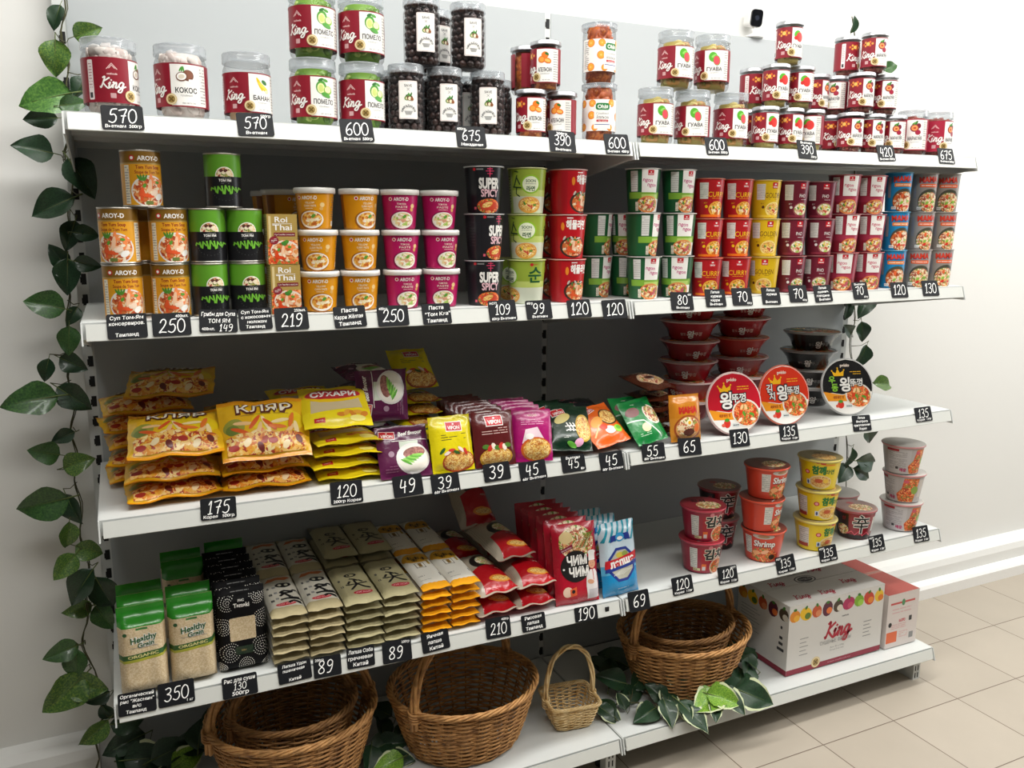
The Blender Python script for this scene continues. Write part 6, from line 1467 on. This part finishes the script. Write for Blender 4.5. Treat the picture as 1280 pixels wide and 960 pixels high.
# cardboard boxes
def cardbox(label, x0, x1, y0, y1, z0, h, side, top, front, left, right=None):
    c = tag(empty('cardboard_box', ((x0+x1)/2, (y0+y1)/2, z0)), label, 'box'); hx, hy = (x1-x0)/2, (y1-y0)/2; mb = MB()
    for xa, ya, xb, yb in ((-hx, -hy, hx, -hy+.004), (-hx, hy-.004, hx, hy), (-hx, -hy+.004, -hx+.004, hy-.004), (hx-.004, -hy+.004, hx, hy-.004)): mb.box(xa, ya, 0, xb, yb, h-.0035, side)
    mb.box(-hx, -hy, .0003, hx, hy, .004, side)
    wrap_grid(mb, front, lambda s, t: (-hx+2*hx*s, -hy, h*t-.0035*t), -hx, hx, 0, h, 1, 1, lift=.0002, smooth=False)
    wrap_grid(mb, left, lambda s, t: (-hx, hy-2*hy*s, h*t-.0035*t), -hy, hy, 0, h, 1, 1, lift=.0002, smooth=False)
    mb.build('box_walls', c)
    for s_ in (-1, 1):
        mb = MB(); ya, yb = (-hy-.0005, -.0012) if s_ < 0 else (.0012, hy+.0005)
        mb.box(-hx-.0005, ya, h-.0035, hx+.0005, yb, h, M('a88f6c', .7) if 0 else side)
        wrap_grid(mb, top, lambda s, t: (-hx+2*hx*s, -hy+2*hy*t, h), -hx, hx, -hy, hy, 1, 1, lift=.0002, smooth=False) if 0 else None
        tt = Art(); tt.L = top.L; tt.it = [(p, m, L) for p, m, L in [(q, m, L) for p0, m, L in top.it for q in clip([p0], 0, 1, ya, yb)]]
        wrap_grid(mb, tt, lambda s, t: (-hx+2*hx*s, ya+(yb-ya)*t, h), -hx, hx, ya, yb, 1, 1, lift=.0002, smooth=False)
        mb.build('top_flap', c)
    return c
CARD = M('d9d6d0', .6, name='white_cardboard'); KR = M('8f2238', .5); hx, hy, h = .2055, .118, .235
def strip(a, u0, u1, v, s):
    cols = [('e08a20', 'f0b030'), ('f0c020', '5a7a2a'), ('c8562c', 'e08a5a'), ('5a2038', 'e8783a'), ('4a3a2a', 'd8d0c0'), ('b02a5a', 'c84a6a'), ('7fae2c', '9fce4a'), ('c8402c', 'e8862c'), ('e8c030', 'e07a20'), ('e09030', 'f0b850')]
    n = int((u1-u0)/(s*1.62))
    for q in range(n):
        u = u0+(q+.5)*(u1-u0)/n; c1, c2 = cols[q % 10]
        a.ell(u, v, s*.85, s*(.8+.25*(q % 2)), M(c1, .5), n=12, rot=q); a.ell(u+s*.3, v-s*.3, s*.5, s*.45, M(c2, .5), n=10)
        a.ell(u, v+s*.85, s*.3, s*.2, M('3f7a2c', .5), n=7, rot=q)
front = Art(); front.rect(-hx, 0, hx, h, CARD); front.rect(-hx, 0, hx, .018, KR); strip(front, -hx, hx, h-.034, .0255)
front.hand('King', .005, .122, .050, M('b01c34', .5), .17, .2, .02); front.text('seafoods', .035, .162, .006, DGR, bold=.02); front.text('СУШЕНЫЕ ФРУКТЫ', -.002, .083, .0125, MGR, width=.135, rot=.0); front.text('Box: 20 x 500g', .008, .060, .006, MGR, width=.06); front.text('Dried fruit mix', .008, .050, .006, MGR, width=.06)
for q in range(5): front.rect(-.155, .060+q*.014, -.155+.035-(q % 2)*.008, .0625+q*.014, MGR); front.rect(.120, .066+q*.013, .120+.036-(q % 2)*.008, .069+q*.013, MGR)
seal(front, -.082, .022, .019); front.text('www.seafoods.ru', .02, .009, .005, M('d8a0a8', .5), width=.1)
left = Art(); left.rect(-hy, 0, hy, h, CARD); left.rect(-hy, 0, hy, .018, KR); strip(left, -hy, hy, h-.034, .0255)
for q in range(8): left.rect(-.1, .085+q*.011, -.1+.09-(q % 3)*.012, .0868+q*.011, MGR)
for v, w__ in ((.155, .008), (.12, .014), (.100, .018), (.080, .030)): left.rrect(.088-w__/2, v-.005, .088+w__/2, v+.005, .002, DGR)
top = Art(); top.rect(-hx, -hy, hx, hy, CARD); top.ell(-.01, .02, .042, .026, DGR, n=26); top.ell(-.01, .02, .037, .022, CARD, n=26); top.ell(-.01, .02, .03, .017, DGR, n=24); lines(top, -.033, .013, .012, .028, 3, CARD)
for u, v in ((-.13, .03), (.11, -.045), (.07, .07), (-.12, -.075), (-.02, -.08)): top.hand('King', u, v, .026, M('b8384c', .5), .13, .2, .02)
lines(top, -.05, .05, .055, .075, 2, MGR)
cardbox('white printed carton with red script lettering and fruit picture border', 1.897, 2.308, -.428, -.192, sz(4, 2.1)+.0045, h, CARD, top, front, left)
hx2, hy2, h2 = .0735, .16, .192; CR2 = M('b8584e', .6); C2 = M('dcd2cc', .6)
f2 = Art(); f2.rect(-hx2, 0, hx2, h2, C2); f2.rect(-.06, h2-.035, .055, h2-.028, M('c8504c', .5)); f2.ell(.0, h2-.032, .008, .012, M('4f8a5a', .5)); f2.rect(-.07, .018, -.02, .058, M('e06a3c', .5)); f2.text('КАПРО', .0, .094, .010, M('c83a4a', .5), width=.03, bold=.05)
f2.rrect(.032, .086, .046, .104, .002, DGR); f2.rrect(.038, .020, .058, .042, .002, MGR); f2.ell(-.056, .085, .008, .009, BK); lines(f2, -.05, .02, .065, .085, 3, M('d89a9a', .5)); lines(f2, -.01, .03, .03, .055, 4, M('d89a9a', .5)); lines(f2, -.05, .04, .12, .145, 2, M('d8b0b0', .5))
l2 = Art(); l2.rect(-hy2, 0, hy2, h2, C2); t2 = Art(); t2.rect(-hx2, -hy2, hx2, hy2, CR2); t2.rect(-hx2, -.01, hx2, .01, M('c07a6a', .4))
cardbox('white and red topped carton behind the fruit printed carton at shelf end', 2.327, 2.474, -.432, -.112, sz(4, 2.4)+.0035, h2, C2, t2, f2, l2)

# ------------------------------------------------------------ leafy garlands
LD = mottled('leaf_dark', ['12281a', '1d3a20', '24452a'], 28, .45, 'noise', coat=.15)
LM = mottled('leaf_mid', ['1e4020', '33592a', '47702f'], 26, .45, 'noise', coat=.15)
LL = mottled('leaf_yellow_green', ['284f22', '4c7030', '7a9238'], 24, .45, 'noise', coat=.15)
LB = mottled('leaf_bright', ['34602a', '4a7832', '6a9440'], 24, .45, 'noise', coat=.15)
LW = M('c9d2a8', .5, name='leaf_pale_edge'); LX = mottled('leaf_bright_variegated', ['2f6a24', '6f9a2c', '9fc04a'], 40, .45, 'noise', coat=.15)
STEM = M('4a4a2c', .7, name='stem_brown')
def leaf_mesh(kind, seed):
    """one broad pointed leaf, base at the origin, length 1 along y, folded at its midrib and curling"""
    r2 = random.Random(seed); mb = MB(); nu, nv = 12, 10; edge = kind >= 4
    cm = (LD, LM, LL, LB, LD, LX)[kind]; V = []; curl = r2.uniform(.12, .35); fold = r2.uniform(.08, .28); tw = r2.uniform(-.25, .25); wd = r2.uniform(.70, .88)
    for j in range(nv+1):
        t = j/nv; hw = wd*.5*math.sin(PI*t**.78)**.8*(1-.25*t) if 0 < t < 1 else .0
        for i in range(nu+1):
            s = 2*i/nu-1; jag = (1+.05*math.sin(t*38)*(abs(s) > .9)) if edge else 1+.03*math.sin(t*14+s*3)
            x = s*hw*jag; z = abs(s)*hw*fold*2-curl*(t-.35)**2+.035*math.sin(t*9+s*2+seed)*abs(s); a_ = tw*t
            V.append((x*math.cos(a_)-z*math.sin(a_)*.3, t, z+x*math.sin(a_)))
    F1, F2 = [], []
    for j in range(nv):
        for i in range(nu):
            f = (j*(nu+1)+i, j*(nu+1)+i+1, (j+1)*(nu+1)+i+1, (j+1)*(nu+1)+i)
            (F2 if edge and i in (0, nu-1) and j > 2 else F1).append(f)
    o = len(mb.v); mb.add(V, F1, cm, True)
    if F2: ii = mb.mi(LW); [(mb.f.append([o+q for q in f]), mb.fm.append(ii), mb.sm.append(True)) for f in F2]
    mb.tube([(0, -.18, -.03), (0, 0, 0), (0, .4, -.002-curl*.0), (0, .75, -curl*.14)], [.014, .014, .010, .005], M('5c6a34', .6), 4)
    me = mb.mesh('leaf'); return me
LMESH = {k: [leaf_mesh(k, 10*k+q) for q in range(4)] for k in range(6)}
def garland(name, label, cat, stems, leaves, up=(0, -1, .25), flat=False):
    root = tag(empty(name, stems[0][0] if stems else leaves[0][:3]), label, cat); base = root.location.copy(); mb = MB()
    for st in stems:
        pts = []
        for i in range(len(st)-1):
            for q in range(5):
                f = q/5; p = Vector(st[i]).lerp(Vector(st[i+1]), f); pts.append(p-base+Vector((.006*math.sin(len(pts)*.9), .004*math.cos(len(pts)*.7), 0)))
        pts.append(Vector(st[-1])-base); mb.tube(pts, .0018, STEM, 5)
        mb.tube([p+Vector((.004*math.sin(k*.5+1), .003*math.cos(k*.6), 0)) for k, p in enumerate(pts)], .0012, STEM, 4)
    twig = mb
    for k, (x, y, z, s, a_, kd) in enumerate(leaves):
        r2 = random.Random(k*7+len(leaves)); a = R(a_)
        if flat: d = Vector((math.cos(a), math.sin(a)*.75, math.sin(a)*.35+r2.uniform(-.15, .15))).normalized(); n_ = Vector((r2.uniform(-.4, .4), -.75+r2.uniform(-.3, .3), .75))
        else: d = Vector((math.cos(a), r2.uniform(-.35, .15), math.sin(a))).normalized(); n_ = Vector((r2.uniform(-.45, .35), -1, r2.uniform(-.1, .5)))
        n_ = (n_-d*n_.dot(d)).normalized(); sx = d.cross(n_).normalized()
        m = Matrix((( sx.x, d.x, n_.x), (sx.y, d.y, n_.y), (sx.z, d.z, n_.z))).to_4x4()
        s *= 1.04; p0 = Vector((x, y, z))-d*s*.5-base
        o = bpy.data.objects.new('leaf', LMESH[kd][k % 4]); col.objects.link(o); o.parent = root
        o.matrix_local = Matrix.Translation(p0) @ m @ Matrix.Diagonal((s, s, s, 1))
        if kd in (2, 3, 5): o['label'] = 'lighter yellow green leaf'
        # stalk back to the nearest stem
        tip = p0-d*s*.17; best = None
        for st in stems:
            for i in range(len(st)-1):
                for f in (0, .25, .5, .75, 1):
                    q = Vector(st[i]).lerp(Vector(st[i+1]), f)-base
                    if best is None or (q-tip).length < (best-tip).length: best = q
        if best is not None and (best-tip).length > .008: twig.tube([best, best.lerp(tip, .5)+Vector((0, -.006, -.006)), tip], .0011, STEM, 4)
    twig.build('stem', root); return root
LEFT_LEAVES = [
(-0.008, -0.050, 1.984, 0.057, 250, 0),(0.053, -0.060, 1.957, 0.064, 20, 2),(-0.016, -0.080, 1.892, 0.077, 265, 2),(0.026, -0.030, 1.839, 0.059, 240, 0),(-0.042, -0.100, 1.803, 0.110, 195, 3),(-0.058, -0.050, 1.765, 0.069, 185, 0),(0.014, -0.120, 1.792, 0.057, 10, 1),(-0.076, -0.080, 1.696, 0.082, 170, 0),(0.017, -0.100, 1.635, 0.098, 300, 0),(-0.047, -0.090, 1.571, 0.098, 205, 0),(-0.018, -0.060, 1.505, 0.073, 250, 0),(0.016, -0.070, 1.509, 0.055, 350, 0),(-0.048, -0.050, 1.459, 0.062, 120, 0),(-0.031, -0.070, 1.412, 0.084, 265, 0),(0.014, -0.080, 1.441, 0.059, 345, 0),(-0.082, -0.090, 1.351, 0.083, 165, 1),(-0.028, -0.060, 1.320, 0.049, 240, 0),(-0.040, -0.070, 1.263, 0.068, 265, 1),(-0.092, -0.070, 1.197, 0.056, 255, 0),(-0.035, -0.060, 1.207, 0.065, 330, 0),(-0.129, -0.100, 1.134, 0.115, 185, 1),(-0.039, -0.070, 1.126, 0.089, 320, 0),(-0.072, -0.060, 1.033, 0.055, 200, 0),(-0.112, -0.080, 1.004, 0.069, 160, 1),(-0.043, -0.070, 0.968, 0.071, 15, 2),(-0.125, -0.090, 0.883, 0.114, 190, 1),(-0.064, -0.070, 0.854, 0.080, 290, 0),(-0.080, -0.070, 0.790, 0.069, 260, 2),(-0.037, -0.060, 0.742, 0.066, 330, 2),(-0.092, -0.080, 0.716, 0.073, 225, 2),(-0.062, -0.090, 0.661, 0.103, 235, 0),(-0.076, -0.050, 0.590, 0.068, 180, 2),(-0.011, -0.070, 0.628, 0.097, 290, 0),(-0.018, -0.060, 0.561, 0.073, 300, 1),(-0.118, -0.080, 0.500, 0.080, 190, 1),(-0.088, -0.080, 0.461, 0.073, 265, 1),(-0.119, -0.090, 0.393, 0.115, 215, 2),(-0.067, -0.080, 0.396, 0.095, 340, 2),(-0.049, -0.050, 0.344, 0.058, 190, 0),(-0.064, -0.080, 0.265, 0.084, 215, 2),(0.015, -0.060, 0.263, 0.081, 350, 0),(-0.029, -0.050, 0.299, 0.054, 300, 0)]
LEFT_STEM = [(0.008, -0.045, 2.040),(0.005, -0.045, 1.956),(0.004, -0.045, 1.870),(0.002, -0.045, 1.765),(-0.011, -0.045, 1.676),(-0.009, -0.045, 1.587),(-0.026, -0.045, 1.496),(-0.037, -0.045, 1.403),(-0.037, -0.045, 1.310),(-0.042, -0.045, 1.214),(-0.046, -0.045, 1.118),(-0.050, -0.045, 1.029),(-0.050, -0.045, 0.940),(-0.054, -0.045, 0.839),(-0.045, -0.045, 0.734),(-0.049, -0.045, 0.629),(-0.068, -0.045, 0.526),(-0.061, -0.045, 0.437),(-0.031, -0.045, 0.341),(-0.051, -0.045, 0.256),(-0.068, -0.045, 0.147)]
RIGHT_LEAVES = [(2.408, -0.030, 2.207, 0.056, 90, 0),(2.597, -0.030, 2.082, 0.059, 20, 1),(2.560, -0.030, 1.239, 0.100, 230, 0),(2.477, -0.030, 1.228, 0.070, 260, 0),(2.562, -0.030, 1.144, 0.077, 280, 0),(2.488, -0.030, 1.157, 0.071, 150, 0),(2.568, -0.030, 1.051, 0.090, 250, 0),(2.693, -0.030, 0.937, 0.093, 350, 2),(2.638, -0.030, 0.745, 0.094, 300, 0),(2.637, -0.030, 0.638, 0.108, 350, 0),(2.546, -0.030, 0.665, 0.075, 250, 0),(2.519, -0.030, 0.605, 0.088, 220, 0),(2.620, -0.030, 0.592, 0.089, 330, 0),(2.577, -0.030, 0.444, 0.077, 250, 0)]
RIGHT_STEM = [(2.412, -0.020, 2.235),(2.435, -0.020, 2.081),(2.472, -0.020, 1.760),(2.514, -0.020, 1.394),(2.525, -0.020, 1.248),(2.517, -0.020, 1.130),(2.541, -0.020, 0.978),(2.530, -0.020, 0.764),(2.550, -0.020, 0.573),(2.567, -0.020, 0.311)]
BASE_A = [(1.40, -.20, .19, .11, 120, 0), (1.78, -.30, .20, .10, 60, 0), (1.36, -.44, .148, .09, 200, 0), (1.42, -.465, .15, .085, 260, 4), (1.62, -.50, .155, .10, 280, 4), (1.80, -.36, .19, .09, 20, 0), (1.33, -.30, .19, .10, 150, 0), (1.351, -0.263, 0.190, 0.106, 60, 0),(1.380, -0.339, 0.150, 0.078, 350, 0),(1.271, -0.367, 0.150, 0.076, 100, 0),(1.270, -0.394, 0.145, 0.086, 300, 4),(1.324, -0.369, 0.160, 0.056, 90, 4),(1.345, -0.189, 0.180, 0.081, 110, 0),(1.365, -0.424, 0.145, 0.066, 200, 4),(1.457, -0.417, 0.155, 0.097, 250, 4),(1.509, -0.367, 0.180, 0.094, 100, 4),(1.464, -0.492, 0.150, 0.065, 260, 4),(1.541, -0.487, 0.165, 0.112, 200, 5),(1.480, -0.508, 0.150, 0.115, 290, 4),(1.594, -0.497, 0.170, 0.102, 320, 5),(1.545, -0.516, 0.150, 0.065, 250, 4),(1.695, -0.512, 0.160, 0.119, 315, 4),(1.707, -0.433, 0.180, 0.090, 60, 0),(1.748, -0.421, 0.190, 0.091, 45, 0),(1.652, -0.463, 0.170, 0.088, 170, 0),(1.762, -0.394, 0.200, 0.081, 100, 0),(1.427, -0.311, 0.170, 0.090, 30, 0),(1.433, -0.386, 0.170, 0.077, 120, 0)]
BASE_B = [(0.646, -0.217, 0.180, 0.082, 80, 0),(0.652, -0.286, 0.160, 0.085, 340, 0),(0.659, -0.333, 0.145, 0.079, 320, 4),(0.612, -0.286, 0.160, 0.080, 200, 0),(0.621, -0.349, 0.150, 0.087, 190, 5),(0.582, -0.313, 0.150, 0.079, 250, 0),(0.693, -0.263, 0.170, 0.072, 30, 0),(0.652, -0.183, 0.200, 0.073, 120, 0)]
BASE_C = [(0.002, -0.051, 0.200, 0.105, 200, 0),(0.056, -0.094, 0.170, 0.114, 350, 4),(0.114, -0.116, 0.190, 0.105, 10, 0),(0.150, -0.137, 0.170, 0.091, 30, 5),(0.184, -0.111, 0.220, 0.092, 80, 0),(0.008, -0.082, 0.160, 0.091, 260, 0),(0.092, -0.105, 0.150, 0.092, 300, 4),(0.217, -0.085, 0.230, 0.079, 100, 0),(0.155, -0.106, 0.190, 0.092, 140, 0)]
garland('ivy_garland', 'long green artificial leaf garland hanging down the left end of the rack', 'garland', [LEFT_STEM], LEFT_LEAVES)
garland('ivy_garland', 'thin dark green leaf garland hanging beside the right end of the rack', 'garland', [RIGHT_STEM], RIGHT_LEAVES)
garland('ivy_garland', 'white edged leaf garland lying round the right basket on the bottom shelf', 'garland', [[(1.26, -.38, .142), (1.33, -.35, .15), (1.42, -.42, .145), (1.5, -.47, .145), (1.6, -.48, .145), (1.70, -.46, .145), (1.77, -.40, .15)]], BASE_A, flat=True)
garland('ivy_garland', 'dark leaf garland between the left and middle large baskets', 'garland', [[(.63, -.36, .145), (.64, -.28, .15), (.66, -.20, .15), (.64, -.15, .17)]], BASE_B, flat=True)
garland('ivy_garland', 'dark leaf garland behind the leftmost basket at the floor end', 'garland', [[(.0, -.06, .16), (.06, -.09, .16), (.12, -.11, .17), (.18, -.12, .18), (.22, -.09, .22)]], BASE_C, flat=True)
